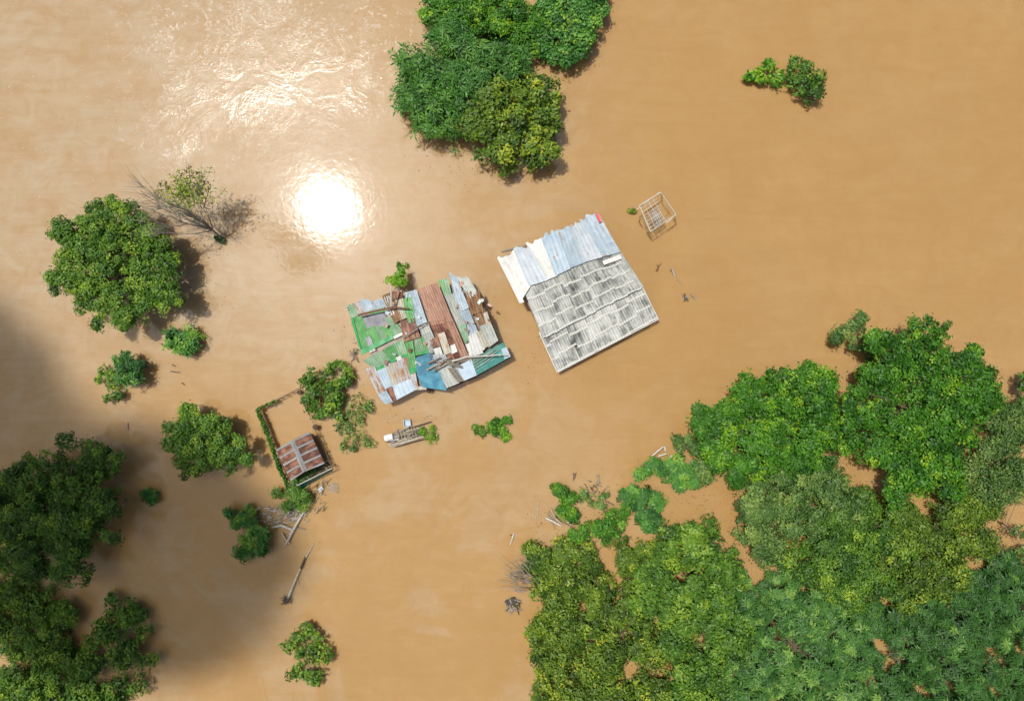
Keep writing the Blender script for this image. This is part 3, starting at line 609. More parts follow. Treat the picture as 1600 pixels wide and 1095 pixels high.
# ------------------------------------------------------------------ roof sheets
SH = {}
def sheet(parent, quad, mat, z=(1, 1, 1, 1), waves=5, amp=.03, thick=.012, nv=3, name='roof_sheet', bend=0, seed=0, trap=False, rip=0, uvlen=None):
    """corrugated sheet. quad = 4 photo px (TL TR BR BL); corrugation runs TL->BL; z = heights at corners"""
    P4 = [at(q[0], q[1], zz) for q, zz in zip(quad, z)]
    nu = waves * 4; mb = MB(); rg = random.Random(seed + int(quad[0][0] * 13 + quad[0][1] * 7))
    wl = ((P4[1] - P4[0]).length + (P4[2] - P4[3]).length) / 2; ll = ((P4[3] - P4[0]).length + (P4[2] - P4[1]).length) / 2
    for s in (0, 1):
        for j in range(nv + 1):
            v = j / nv
            for i in range(nu + 1):
                u = i / nu
                vv = v
                if rip and j in (0,): vv = v - rip * (mnoise.noise(Vector((u * 4, seed, 3.3))) )
                a = P4[0].lerp(P4[1], u); b = P4[3].lerp(P4[2], u); q = a.lerp(b, vv)
                k = math.cos(2 * math.pi * waves * u)
                if trap: k = max(-1, min(1, k * 2.2 + .9))
                q = q + Vector((0, 0, amp * k + bend * math.sin(math.pi * v) - s * thick + (.02 * mnoise.noise(q * 1.3))))
                mb.v.append(q); mb.uv.append((u * wl, (v if uvlen else v * ll)))
    n1 = (nu + 1) * (nv + 1)
    for j in range(nv):
        for i in range(nu):
            a = j * (nu + 1) + i; b = a + nu + 1
            mb.f.append((a, b, b + 1, a + 1)); mb.f.append((n1 + a, n1 + a + 1, n1 + b + 1, n1 + b))
    for i in range(nu):
        mb.f.append((i, i + 1, n1 + i + 1, n1 + i)); a = nv * (nu + 1) + i; mb.f.append((a + 1, a, n1 + a, n1 + a + 1))
    for j in range(nv):
        a = j * (nu + 1); b = a + nu + 1; mb.f.append((b, a, n1 + a, n1 + b)); a += nu; b += nu; mb.f.append((a, b, n1 + b, n1 + a))
    return mb.build(name, MATS[mat], parent)
def lerp2(q, u, v):
    a = (q[0][0] + (q[1][0] - q[0][0]) * u, q[0][1] + (q[1][1] - q[0][1]) * u)
    b = (q[3][0] + (q[2][0] - q[3][0]) * u, q[3][1] + (q[2][1] - q[3][1]) * u)
    return (a[0] + (b[0] - a[0]) * v, a[1] + (b[1] - a[1]) * v)

# ---- white roofed house
house = thing('flooded_house', tuple(at(900, 457)), 'flooded house with a weathered white tiled roof and bent zinc sheets along its upper edge', 'house')
mbw = MB()
Wc = [at(792, 412, 1.2), at(932, 348, 1.2), at(1015, 495, 1.2), at(874, 566, 1.2)]
for i in range(4):
    a, b = Wc[i], Wc[(i + 1) % 4]; d = (b - a); ang = math.atan2(d.y, d.x); L_ = d.length
    MB().box(((a.x + b.x) / 2, (a.y + b.y) / 2, .05), (L_ - .16, .12, 2.3), ang).build('wall', MATS['wall_board'], house)
    for k in range(3):
        pp = a.lerp(b, k / 3); MB().box((pp.x, pp.y, .1), (.15, .15, 2.5), ang).build('post', MATS['grey_wood'], house)
UP = [(814, 444), (966, 391), (1005, 447), (848, 527)]      # upper tiled slope
LO = [(843, 518), (1001, 441), (1028, 497), (871, 580)]     # lower tiled slope, under the step
nc = 22
def tiles(Q, rows, zt, zb, ofs):
    for r in range(rows):
        jig = .5 * (r % 2)
        for c in range(-1, nc):
            u0 = (c + jig) / nc; u1 = u0 + 1.04 / nc
            u0 = max(u0, 0); u1 = min(u1, 1)
            if u1 - u0 < .012: continue
            gs = (.12, -.10, .16, -.03, .09, -.13)[(c + 1 + ofs) * 6 // (nc + 4)]
            v0 = r / rows + (gs / rows if r else 0) - .02; v1 = (r + 1) / rows + (gs / rows + .035 if r < rows - 1 else .02) + rnd.uniform(-.014, .014)
            q = [lerp2(Q, u0, v0), lerp2(Q, u1, v0), lerp2(Q, u1, v1), lerp2(Q, u0, v1)]
            za = zt + (zb - zt) * r / rows; zz = zt + (zb - zt) * (r + 1) / rows
            e = rnd.uniform(-.012, .012)
            sheet(house, q, 'fibre_cement', (za + e, za + e, zz + .07 + e, zz + .07 + e), 2, .035, .02, 1, 'roof_tile', uvlen=True, seed=r * 31 + c)
tiles(LO, 3, 1.75, 1.25, 3)
tiles(UP, 4, 2.75, 1.98, 0)
# bits under the step
zs = [(777, 403), (801, 391), (822, 381), (845, 372), (868, 358), (891, 353), (905, 343), (934, 334)]
zb_ = [(814, 467), (822, 444), (848, 434), (862, 428), (884, 415), (908, 405), (935, 396), (967, 392)]
zm = ['white', 'new_zinc', 'white', 'old_zinc', 'old_zinc', 'new_zinc', 'old_zinc']
bt = [(813, 466), (826, 441), (853, 432), (868, 425), (888, 414), (912, 404), (938, 396), (967, 388)]
for i in range(7):
    q = [zs[i], (zs[i + 1][0] + 2, zs[i + 1][1] + .5), (bt[i + 1][0] + 3, bt[i + 1][1] + 6), (bt[i][0], bt[i][1] + 6)]
    sheet(house, q, zm[i], (2.0 + .3 * (i % 2) + (.6 if i == 0 else 0), 2.25 - .3 * (i % 2) + (.5 if i == 0 else 0), 2.96, 2.96), 4, .012, .01, 5, 'zinc_sheet', bend=.30 * (1 if i % 2 else -.6), seed=i, rip=.14)
sheet(house, [(941, 408), (968, 398), (972, 404), (944, 414)], 'white', (2.95, 2.95, 2.9, 2.9), 2, .01, .015, 1, 'loose_tile')['label'] = 'loose white broken tile'
sheet(house, [(777, 404), (784, 402), (819, 472), (812, 474)], 'white', (2.45, 2.45, 3.02, 3.02), 1, .01, .02, 2, 'verge_trim')
sheet(house, [(930, 335), (935, 333), (941, 346), (936, 348)], 'red_paint', (2.5, 2.5, 2.55, 2.55), 1, .01, .02, 1, 'roof_patch')['label'] = 'red painted patch at the roof tip'
sheet(house, [(955, 397), (968, 391), (1004, 446), (1000, 449)], 'mottled', (2.82, 2.80, 2.08, 2.08), 1, .01, .02, 2, 'verge_trim')
# white barge strips along the lower verge
for a, b, za, zb2 in (((1001, 441), (1029, 498), 1.95, 1.42), ((843, 519), (871, 581), 1.95, 1.42), ((871, 581), (1029, 498), 1.30, 1.30)):
    d = Vector((b[0] - a[0], b[1] - a[1])).normalized() * 2.0; n = (-d.y * .65, d.x * .65)
    sheet(house, [a, (a[0] + n[0], a[1] + n[1]), (b[0] + n[0], b[1] + n[1]), b], 'white', (za, za, zb2, zb2), 1, .005, .04, 1, 'barge_board')
mb = MB(); mb.tube([at(784, 393, .1), at(806, 388, .14), at(838, 380, .08)], [.07, .09, .06], 6)
tagp(mb.build('drift_pole', MATS['grey_wood']), 'thin dark pole floating along the upper left edge of the white roof', 'pole')
for (x0, y0, x1, y1) in ((997, 432, 1003, 429), (996, 441, 1000, 452)):
    pass

# ---- patchwork house
def Z(p): return (520 + p[0] / 4.563, 400 + p[1] / 4.563)
pw = thing('patchwork_house', tuple(at(665, 528)), 'flooded shack roofed with a patchwork of green, rusty, blue and grey sheets', 'house')
def hz(px_): # roof height over the water: ridge across the middle, falling to both eaves
    x, y = px_; u = ((x - 668) * .40 + (y - 528) * .915) / 75.0
    return 2.35 - .95 * abs(u)
lay = [0]
def S4(pts, mat, w=5, amp=.028, lift=None, name='roof_sheet', **k):
    q = [Z(p) for p in pts]; lay[0] += 1
    l = .05 + .0065 * lay[0] if lift is None else lift
    zz = [hz(p) + l + rnd.uniform(-.03, .03) for p in q]
    return sheet(pw, q, mat, zz, w, amp, .012, 3, name, seed=lay[0], **k)
core = [Z(p) for p in ((115, 375), (960, 175), (1235, 710), (385, 1025))]
for (pa, pb) in ((0, 1), (1, 2), (2, 3), (3, 0)):
    a = at(*core[pa], 1.0); b = at(*core[pb], 1.0); c_ = (at(*core[0]) + at(*core[2])) / 2; a = c_ + (a - c_) * .93; b = c_ + (b - c_) * .93; d = b - a
    MB().box(((a.x + b.x) / 2, (a.y + b.y) / 2, -.1), (d.length - .1, .1, 2.2), math.atan2(d.y, d.x)).build('wall', MATS['wall_board'], pw)
# battens and decking under the sheets
for i in range(9):
    v0 = i / 9; q = [lerp2(core, .02, v0), lerp2(core, .98, v0), lerp2(core, .98, v0 + .118), lerp2(core, .02, v0 + .118)]
    sheet(pw, q, 'wall_board', [hz(p) - .10 for p in q], 1, .004, .03, 1, 'deck_board')
S4([(95, 355), (152, 335), (188, 422), (130, 442)], 'green_pale', 3)
S4([(142, 338), (200, 322), (240, 405), (182, 422)], 'rust_streak', 4)
S4([(190, 310), (270, 312), (310, 385), (228, 402)], 'blue_grey', 5, rip=.2)
S4([(265, 325), (355, 300), (378, 362), (300, 388)], 'blue_grey', 5, rip=.2)
S4([(235, 395), (355, 352), (385, 398), (300, 432)], 'green', 5)
BG = [(130, 440), (400, 395), (512, 555), (205, 705)]
def sub(Q, u0, u1, v0, v1): return [lerp2(Q, u0, v0), lerp2(Q, u1, v0), lerp2(Q, u1, v1), lerp2(Q, u0, v1)]
for u0, u1, v0, v1, mt, w in ((0, .17, 0, .55, 'green', 4), (.16, .32, 0, .5, 'green', 4), (0, .17, .5, 1, 'green', 4), (.16, .32, .46, 1, 'green', 4), (.3, .48, 0, .4, 'mauve_grey', 7), (.3, .5, .36, 1, 'green', 5), (.46, .66, .0, .42, 'mauve_grey', 8), (.48, .68, .4, 1, 'green_pale', 5), (.64, .86, 0, .5, 'mauve_grey', 8), (.62, .8, .46, 1, 'green', 5), (.8, 1.0, .2, 1, 'green_pale', 5)):
    S4(sub(BG, u0, u1, v0, v1), mt, w)
S4([(232, 582), (268, 572), (302, 660), (258, 680)], 'mauve_grey', 3)
S4([(258, 672), (298, 655), (306, 672), (266, 688)], 'white', 1)
S4([(430, 575), (500, 540), (512, 556), (440, 592)], 'white', 2)
S4([(198, 668), (425, 565), (432, 590), (206, 708)], 'green_bright', 3, trap=True)
S4([(128, 448), (145, 444), (212, 690), (184, 640)], 'green_bright', 1)
G2 = [(215, 742), (500, 590), (535, 700), (312, 822)]
G3 = [(512, 618), (655, 568), (695, 690), (545, 722)]
for u0, u1, mt, w in ((0, .27, 'green_pale', 4), (.25, .52, 'green_pale', 5), (.5, .77, 'green', 5), (.75, 1, 'green_pale', 4)):
    S4(sub(G2, u0, u1, 0, 1), mt, w, .045)
for u0, u1, mt, w in ((0, .4, 'green', 3), (.38, .78, 'green_pale', 4), (.76, 1, 'green', 3)):
    S4(sub(G3, u0, u1, 0, 1), mt, w)
S4([(308, 800), (370, 770), (376, 792), (318, 820)], 'green_bright', 2)
S4([(398, 745), (450, 722), (455, 742), (404, 765)], 'green_bright', 2)
S4([(488, 706), (690, 668), (695, 690), (494, 728)], 'green_bright', 3)
S4([(230, 805), (300, 785), (368, 965), (322, 990)], 'rust_streak', 4)
S4([(300, 825), (378, 790), (432, 930), (376, 955)], 'light_blue', 4)
S4([(375, 782), (432, 758), (482, 900), (422, 930)], 'cream', 3)
S4([(430, 760), (502, 725), (562, 870), (476, 905)], 'rust_streak', 4)
S4([(500, 725), (536, 718), (568, 860), (545, 880)], 'rust_light', 2)
S4([(320, 988), (382, 958), (430, 1040), (368, 1056)], 'blue_grey', 3)
S4([(380, 945), (416, 928), (466, 1020), (430, 1040)], 'rust_dark', 2)
S4([(424, 926), (558, 868), (602, 948), (456, 1025)], 'light_blue', 5)
S4([(535, 842), (590, 830), (612, 950), (594, 956)], 'rust_streak', 2)
S4([(600, 930), (655, 925), (670, 950), (610, 955)], 'cream', 2)
S4([(360, 762), (400, 745), (410, 775), (370, 788)], 'white', 1)
S4([(448, 722), (484, 708), (494, 735), (460, 748)], 'white', 1)
# middle
S4([(350, 282), (430, 252), (505, 440), (440, 485)], 'rust_brown', 5)
S4([(355, 300), (420, 285), (440, 360), (380, 385)], 'mottled', 4, rip=.3)
S4([(425, 250), (500, 256), (498, 300), (430, 312)], 'rust_dark', 3)
S4([(378, 385), (430, 370), (440, 415), (400, 432)], 'white', 2)
S4([(508, 262), (556, 250), (628, 490), (590, 510)], 'blue_grey', 4)
S4([(550, 250), (596, 238), (672, 468), (622, 494)], 'blue_grey', 3)
S4([(446, 316), (502, 300), (528, 440), (482, 458)], 'cream', 3)
S4([(500, 305), (560, 290), (582, 400), (516, 412)], 'green', 3)
S4([(510, 380), (565, 370), (572, 398), (516, 412)], 'green_bright', 2)
S4([(520, 412), (572, 396), (592, 465), (540, 480)], 'green', 3)
S4([(480, 462), (580, 440), (625, 580), (505, 612)], 'rust_dark', 4)
S4([(505, 575), (600, 545), (615, 580), (510, 612)], 'rust_brown', 3)
S4([(612, 505), (680, 480), (742, 620), (680, 655)], 'mottled', 4)
S4([(640, 560), (690, 540), (720, 690), (690, 700)], 'mottled', 3)
S4([(516, 620), (570, 605), (602, 820), (552, 842)], 'green', 3)
S4([(540, 800), (600, 790), (604, 822), (552, 842)], 'green_bright', 2)
# long rusty slope
for i in range(3):
    a, b = i / 3, (i + 1) / 3 + .02
    S4(sub([(600, 240), (745, 190), (852, 456), (700, 490)], a, b, 0, 1.03), 'rust_light', 3, .045)
for i in range(3):
    a, b = i / 3, (i + 1) / 3 + .02
    S4(sub([(682, 470), (852, 448), (966, 716), (825, 752)], a, b, 0, 1.0), 'rust_dark' if i < 2 else 'rust_light', 3, .045)
S4([(690, 596), (746, 576), (770, 640), (716, 657)], 'rust_dark', 2, .01)
S4([(716, 662), (766, 646), (786, 704), (736, 722)], 'white', 2, .01)
S4([(746, 556), (796, 540), (846, 688), (796, 706)], 'cream', 2, .01)
S4([(836, 640), (870, 625), (890, 680), (848, 700)], 'white', 2, .01)
# right
S4([(750, 172), (822, 160), (846, 270), (796, 286)], 'green_pale', 3)
S4([(752, 175), (790, 168), (812, 280), (796, 286)], 'green', 2)
S4([(796, 286), (866, 262), (948, 500), (896, 520)], 'mottled', 4)
S4([(890, 502), (946, 482), (972, 592), (946, 626)], 'green_pale', 3)
S4([(826, 110), (884, 152), (972, 370), (905, 402)], 'blue_grey', 4)
S4([(905, 402), (968, 378), (1062, 600), (976, 642)], 'blue_grey', 5)
S4([(880, 148), (966, 150), (1034, 265), (972, 305)], 'mottled', 5, rip=.1)
S4([(940, 270), (1046, 250), (1075, 400), (985, 420)], 'rust_brown', 5, .05, rip=.25)
S4([(1000, 390), (1080, 370), (1125, 480), (1048, 510)], 'rust_brown', 4, .05)
S4([(1045, 500), (1125, 470), (1180, 602), (1112, 652)], 'mottled', 4)
S4([(1070, 410), (1100, 395), (1130, 490), (1095, 500)], 'cream', 2)
S4([(945, 630), (990, 610), (1010, 700), (975, 720)], 'white', 2)
S4([(962, 575), (1032, 532), (1085, 662), (1004, 722)], 'white', 4)
S4([(1020, 545), (1078, 518), (1116, 638), (1075, 662)], 'cream', 3)
S4([(1025, 690), (1065, 672), (1075, 690), (1034, 708)], 'white', 1)
S4([(870, 792), (986, 735), (1032, 848), (930, 892)], 'light_blue', 2, .008)
S4([(742, 805), (850, 790), (902, 905), (812, 942)], 'mottled', 3)
S4([(700, 700), (800, 700), (850, 790), (742, 810)], 'grey', 4)
S4([(590, 725), (700, 688), (762, 832), (600, 850)], 'blue_tarp', 2, .02)
S4([(598, 840), (764, 828), (812, 958), (640, 935)], 'blue_tarp', 2, .03)
for i in range(3):
    a, b = i / 3, (i + 1) / 3 + .01
    S4(sub([(1025, 850), (990, 742), (1215, 615), (1268, 716)], a, b, 0, 1), 'teal', 3, .04, name='teal_sheet')
S4([(1200, 660), (1238, 650), (1268, 716), (1225, 735)], 'light_blue', 2, .01)
for p0, p1 in (((996, 770), (1160, 668)), ((1003, 790), (1182, 672)), ((1012, 808), (1172, 700)), ((1000, 748), (1120, 688))):
    a = Z(p0); b = Z(p1); MB().tube([at(*a, hz(a) + .85), at(*b, hz(b) + .85)], .035, 5).build('batten', MATS['pale_wood'], pw)
# scraps of board and sheet weighing the roof down
rg = random.Random(44)
for i in range(24):
    if i % 2: bx, by = rg.uniform(880, 1120), rg.uniform(200, 620); 
    else: bx, by = rg.uniform(360, 760), rg.uniform(280, 780)
    a_ = .45 + 1.57 * rg.randrange(2) + rg.gauss(0, .2); w_, h_ = rg.uniform(8, 26), rg.uniform(5, 14); ca, sa = math.cos(a_), math.sin(a_)
    pts = [(bx + x * ca - y * sa, by + x * sa + y * ca) for x, y in ((-w_, -h_), (w_, -h_ * rg.uniform(.5, 1)), (w_ * rg.uniform(.7, 1), h_), (-w_, h_))]
    S4(pts, rg.choice(['rust_dark', 'rust_brown', 'mottled', 'wall_board', 'blue_grey', 'rust_light']), 1, .006, .62, 'scrap_piece')
# eave board along the lower edge
for p0, p1 in (((1032, 852), (1268, 718)), ((820, 944), (1030, 856))):
    a = Z(p0); b = Z(p1); MB().tube([at(*a, 1.2), at(*b, 1.2)], .07, 4).build('eave_board', MATS['dark_wood'], pw)
for p in ((75, 370), (82, 385)):
    a = Z(p); b = Z((p[0] + 30, p[1] - 8)); MB().tube([at(*a, 1.5), at(*b, 1.5)], .04, 5).build('rafter_end', MATS['white_wood'], pw)

def pole(name, pts, z, rad, mat, label, cat='pole', zz=None):
    q = [Z(p) for p in pts]; zs_ = zz or [hz(p) + z for p in q]
    return tagp(MB().tube([at(x, y, zv) for (x, y), zv in zip(q, zs_)], rad, 6).build(name, MATS[mat]), label, cat)
pole('wooden_beam', [(180, 422), (300, 392), (440, 366), (550, 376)], 1.0, [.11, .10, .09, .06], 'red_wood', 'reddish brown beam lying across the green end of the patchwork roof', 'beam')
pole('white_branch', [(850, 750), (960, 718), (1100, 712), (1240, 700)], 1.35, [.09, .08, .07, .04], 'white_wood', 'long bent white branch lying over the teal corner of the patchwork roof', 'branch')
pole('grey_pole', [(500, 582), (600, 520), (682, 468)], .9, [.05, .05, .05], 'grey_wood', 'thin grey pole over the dark brown middle of the patchwork roof')
pole('white_post', [(416, 360), (416, 215)], 0, [.09, .07], 'white_wood', 'white post rising beside the slim sapling', 'post', zz=(2.9, 3.6))
pole('stick', [(500, 300), (494, 235)], 0, [.05, .04], 'dark_wood', 'short dark stick beside the maroon sheet', 'stick', zz=(2.9, 3.1))
pole('stick', [(395, 285), (392, 330)], 0, [.05, .05], 'white_wood', 'short pale stick left of the white post', 'stick', zz=(2.6, 2.9))
pole('branch', [(700, 700), (690, 760), (830, 755)], .95, [.04, .04, .03], 'red_wood', 'crooked thin twig at the foot of the rusty sheets', 'branch')
for i, (a, b, lb) in enumerate((((665, 790), (790, 725), 'first'), ((725, 800), (810, 745), 'x'), ((790, 790), (915, 765), 'x'), ((740, 775), (800, 745), 'x'))):
    pass
bun = thing('plank_pile', tuple(at(*Z((790, 780)))), 'pile of grey planks and canes heaped beside the blue tarp on the patchwork roof', 'planks')
rg = random.Random(11)
for i in range(12):
    cx0, cy0 = 740 + rg.uniform(-20, 130), 765 + rg.uniform(-25, 25); an = rg.uniform(-.75, -.3) if cx0 < 800 else rg.uniform(-.15, .35); l = rg.uniform(40, 70)
    a = Z((cx0 - l * math.cos(an), cy0 - l * math.sin(an))); b = Z((cx0 + l * math.cos(an), cy0 + l * math.sin(an)))
    MB().tube([at(*a, hz(a) + .8 + .03 * i), at(*b, hz(b) + .8 + .03 * i)], .07, 4).build('plank', MATS[rg.choice(['grey_wood', 'pale_wood', 'grey_wood'])], bun)
bun = thing('plank_bundle', tuple(at(*Z((875, 850)))), 'bundle of grey planks hanging over the lower eave of the patchwork roof', 'planks')
for i in range(5):
    a = Z((820 + i * 11, 800 - i * 2)); b = Z((892 + i * 10, 902 - i * 4))
    MB().tube([at(*a, 2.5), at(*b, 1.95)], .055, 4).build('plank', MATS['grey_wood' if i % 2 else 'pale_wood'], bun)
t_ = thing('twig_bundle', tuple(at(*Z((692, 955)))), 'dark twigs sticking out under the blue tarp at the lower eave', 'twigs')
for p0, p1 in (((675, 930), (680, 975)), ((690, 925), (700, 980)), ((705, 930), (715, 975)), ((668, 945), (718, 960))):
    MB().tube([at(*Z(p0), .9), at(*Z(p1), .3)], .05, 5).build('twig', MATS['black_debris'], t_)
t_ = thing('tangle', tuple(at(*Z((155, 695)))), 'grey tangle of fishing net and twigs at the left end of the patchwork roof', 'debris')
rg = random.Random(2); mbs = MB()
for k in range(26):
    a = Z((155 + rg.gauss(0, 14), 695 + rg.gauss(0, 24))); b = (a[0] + rg.uniform(-4, 4), a[1] + rg.uniform(-5, 5)); c_ = (b[0] + rg.uniform(-3, 3), b[1] + rg.uniform(-3, 3))
    mbs.tube([at(*a, .1), at(*b, rg.uniform(.1, .5)), at(*c_, .1)], .028, 4)
mbs.build('tangled_twigs', MATS['grey_wood'], t_)

# ---- rusty shed with a pen
def Q(p): return (380 + p[0] / 4.5625, 560 + p[1] / 4.5625)
shed = thing('rusty_shed', tuple(at(*Q((400, 690)))), 'small gabled shed of rusty brown sheets with a pale grey ridge', 'shed')
rt, rb = (345, 590), (440, 800)                      # ridge
zr, ze = 2.3, 1.6
for side, e0, e1 in ((0, (235, 655), (335, 865)), (1, (475, 528), (578, 742))):
    for i in range(4):
        v0, v1 = i / 4, (i + 1) / 4
        L3 = lambda a, b, v: (a[0] + (b[0] - a[0]) * v, a[1] + (b[1] - a[1]) * v)
        r0, r1, f0, f1 = L3(rt, rb, v0), L3(rt, rb, v1), L3(e0, e1, v0), L3(e0, e1, v1)
        q = [Q(r0), Q(r1), Q(f1), Q(f0)]
        sheet(shed, q, 'rust_dark', (zr, zr, ze, ze), 5, .025, .012, 3, 'roof_sheet', seed=i + 9 * side)
        w = .13; rr = L3(rt, rb, v0 + w / 2); ff = L3(e0, e1, v0 + w / 2)
        if i > 0 or True:
            q = [Q(L3(rt, rb, v0 - .02)), Q(L3(rt, rb, v0 + .04)), Q(L3(e0, e1, v0 + .035)), Q(L3(e0, e1, v0 - .03))]
            sheet(shed, q, 'old_grey', (zr + .045, zr + .045, ze + .045, ze + .045), 1, .01, .01, 3, 'lap_strip', seed=i + 9 * side)
    q = [Q(L3(rt, rb, .98)), Q(L3(rt, rb, 1.02)), Q(L3(e0, e1, 1.03)), Q(L3(e0, e1, .97))]
    sheet(shed, q, 'old_grey', (zr + .04, zr + .04, ze + .04, ze + .04), 1, .01, .01, 3, 'lap_strip', seed=77)
q = [Q((328, 588)), Q((362, 578)), Q((455, 795)), Q((422, 812))]
sheet(shed, q, 'old_grey', (zr + .02, zr + .02, zr + .02, zr + .02), 1, -.07, .012, 3, 'ridge_cap', seed=3)
cs = [at(*Q(p), 1.2) for p in ((255, 665), (468, 545), (565, 740), (345, 850))]
for i in range(4):
    a, b = cs[i], cs[(i + 1) % 4]; d = b - a
    MB().box(((a.x + b.x) / 2, (a.y + b.y) / 2, .1), (d.length - .12, .08, 2.2), math.atan2(d.y, d.x)).build('wall', MATS['wall_board'], shed)
# pen fences
def hedge(label, pts, z, wid, mat, n, tint=.45, L=.24):
    c0 = at(*Q(pts[0])); root = thing('overgrown_fence', tuple(c0), label, 'fence')
    g = np.random.default_rng(int(pts[0][0])); P_ = [at(*Q(p), z) for p in pts]
    seg = []
    for a, b in zip(P_[:-1], P_[1:]):
        m_ = max(2, int((b - a).length * n)); u = g.random(m_)[:, None]
        seg.append(np.array(a)[None] * (1 - u) + np.array(b)[None] * u + g.normal(size=(m_, 3)) * np.array([wid, wid, .15]))
    pos = np.concatenate(seg); pos[:, 2] = np.maximum(pos[:, 2], .1)
    leafmesh('vines', leaves_at(g, pos, np.tile([0, 0, 1.], (len(pos), 1)), L, .16, .6), np.clip(tint + .15 * g.normal(size=len(pos)), 0, 1), MATS[mat], root)
    for a, b in zip(P_[:-1], P_[1:]):
        MB().tube([a, b], .035, 5).build('rail', MATS['grey_wood'], root)
        k = max(1, int((b - a).length / 1.6))
        for i in range(k + 1):
            q = a.lerp(b, i / k); MB().tube([Vector((q.x, q.y, -1)), Vector((q.x, q.y, z + .12))], .05, 6).build('post', MATS['grey_wood'], root)
    return root
hedge('fence overgrown with green vines, long left side of the pen', [(100, 365), (160, 500), (205, 620), (215, 665)], .9, .085, 'leaf_mid', 230)
hedge('fence thinly overgrown, short upper side of the pen', [(105, 360), (170, 330), (235, 300)], .8, .06, 'leaf_mid', 90, .4)
hedge('vine covered fence running down the left wall of the rusty shed', [(215, 665), (260, 780), (300, 860), (325, 940)], .9, .08, 'leaf_dark', 190, .4)
r_ = thing('wire_fence', tuple(at(*Q((310, 250)))), 'thin wire and rail fence, bare upper right of the pen', 'fence')
mb = MB(); mb.tube([at(*Q((235, 300)), .7), at(*Q((310, 262)), .6), at(*Q((390, 215)), .7)], .03, 5); mb.tube([at(*Q((235, 292)), .4), at(*Q((380, 222)), .4)], .02, 4); mb.build('rail', MATS['bark'], r_)
for p in ((235, 300), (270, 282), (310, 262), (350, 240), (392, 215)): MB().tube([at(*Q(p), -1), at(*Q(p), .85)], .05, 6).build('post', MATS['bark'], r_)
r_ = thing('wire_fence', tuple(at(*Q((560, 600)))), 'sagging rail fence on the right side of the pen beside the rusty shed', 'fence')
mb = MB(); mb.tube([at(*Q((508, 500)), .7), at(*Q((560, 590)), .55), at(*Q((610, 720)), .7), at(*Q((640, 790)), .8)], .04, 5); mb.tube([at(*Q((390, 240)), .5), at(*Q((440, 330)), .2), at(*Q((508, 480)), .5)], .022, 4); mb.build('rail', MATS['bark'], r_)
for p in ((510, 490), (540, 550), (565, 605), (590, 660), (605, 710)): MB().tube([at(*Q(p), -1), at(*Q(p), .9)], .06, 6).build('post', MATS['bark'], r_)
o = tagp(MB().tube([at(*Q((512, 490)), -1), at(*Q((512, 488)), .9)], [.2, .24], 10).build('stump', MATS['dark_wood']), 'dark round stump above the rusty shed', 'stump')
o = tagp(MB().tube([at(*Q((398, 240)), -1), at(*Q((398, 240)), .8)], [.17, .2], 10).build('stump', MATS['dark_wood']), 'dark knobbly post at the top corner of the pen', 'post')
# teal corrugated wall panel leaning at the bottom of the pen
tp = thing('teal_panel', tuple(at(*Q((510, 860)))), 'dark teal sheet panel closing the lower side of the pen', 'panel')
sheet(tp, [Q((385, 905)), Q((630, 783)), Q((640, 800)), Q((400, 938))], 'teal_wall', (1.5, 1.5, .1, .1), 8, .02, .02, 1, 'panel_sheet')
a, b = at(*Q((385, 904)), 1.53), at(*Q((632, 782)), 1.53); MB().tube([a, b], .045, 4).build('top_rail', MATS['white_wood'], tp)
for k in (0, .33, .66, 1):
    q = a.lerp(b, k) + Vector((-.05, .12, 0)); MB().tube([Vector((q.x, q.y, -1)), Vector((q.x, q.y, 1.45))], .05, 6).build('post', MATS['grey_wood'], tp)
# debris deck between shed and panel
dk = thing('muddy_yard', tuple(at(*Q((480, 810)))), 'dark muddy strip of yard with dry weeds between the rusty shed and teal panel', 'yard')
q = [at(*Q(p), .12) for p in ((350, 880), (600, 735), (628, 785), (385, 905))]
MB().prism([(v.x, v.y) for v in q], -.3, .12).build('mud', MATS['dark_wood'], dk)
g = np.random.default_rng(8); pc = np.array([at(*Q((340 + 170 * a + g.normal() * 16, 870 - 75 * a + g.normal() * 16)), .5) for a in g.random(60)])
v = rosettes(g, pc, np.tile([0, 0, 1.], (len(pc), 1)), np.full(len(pc), .45), 9, .16)
leafmesh('weeds', v, np.clip(np.repeat(.45 + .2 * g.normal(size=len(pc)), 9), 0, 1), MATS['leaf_grey'], dk)
for k in range(14):
    x, y = rnd.uniform(530, 615), rnd.uniform(750, 790); a = at(*Q((x, y)), .3); MB().tube([a, a + Vector((rnd.uniform(-.6, .6), rnd.uniform(-.4, .4), .1))], .03, 4).build('stick', MATS['cane'], dk)

# ---- raft
raft = thing('bamboo_raft', tuple(at(*Q((1180, 560)))), 'drifting raft of bamboo poles and planks with slatted crates', 'raft')
rg = random.Random(9)
for i in range(16):
    x0, y0 = rg.uniform(1060, 1180), rg.uniform(515, 600); l_ = rg.uniform(60, 130); an = R(16 + rg.gauss(0, 9)); a = at(*Q((x0, y0)), .42); b = at(*Q((x0 + l_ * math.cos(an), y0 - l_ * math.sin(an))), .46)
    MB().tube([a, b], rg.uniform(.025, .045), 5).build('cane', MATS[rg.choice(['grey_wood', 'cane', 'bark', 'pale_wood'])], raft)
for i in range(11):
    y0 = 548 + i * 6.5; x0 = 1050 + rg.uniform(-15, 25); x1 = 1275 + rg.uniform(-25, 15)
    a, b = at(*Q((x0, y0 + 28 - 10)), .18), at(*Q((x1, y0 - 42)), .18)
    MB().tube([a, b], .055, 5).build('bamboo_pole', MATS[rg.choice(['pale_wood', 'grey_wood', 'white_wood'])], raft)
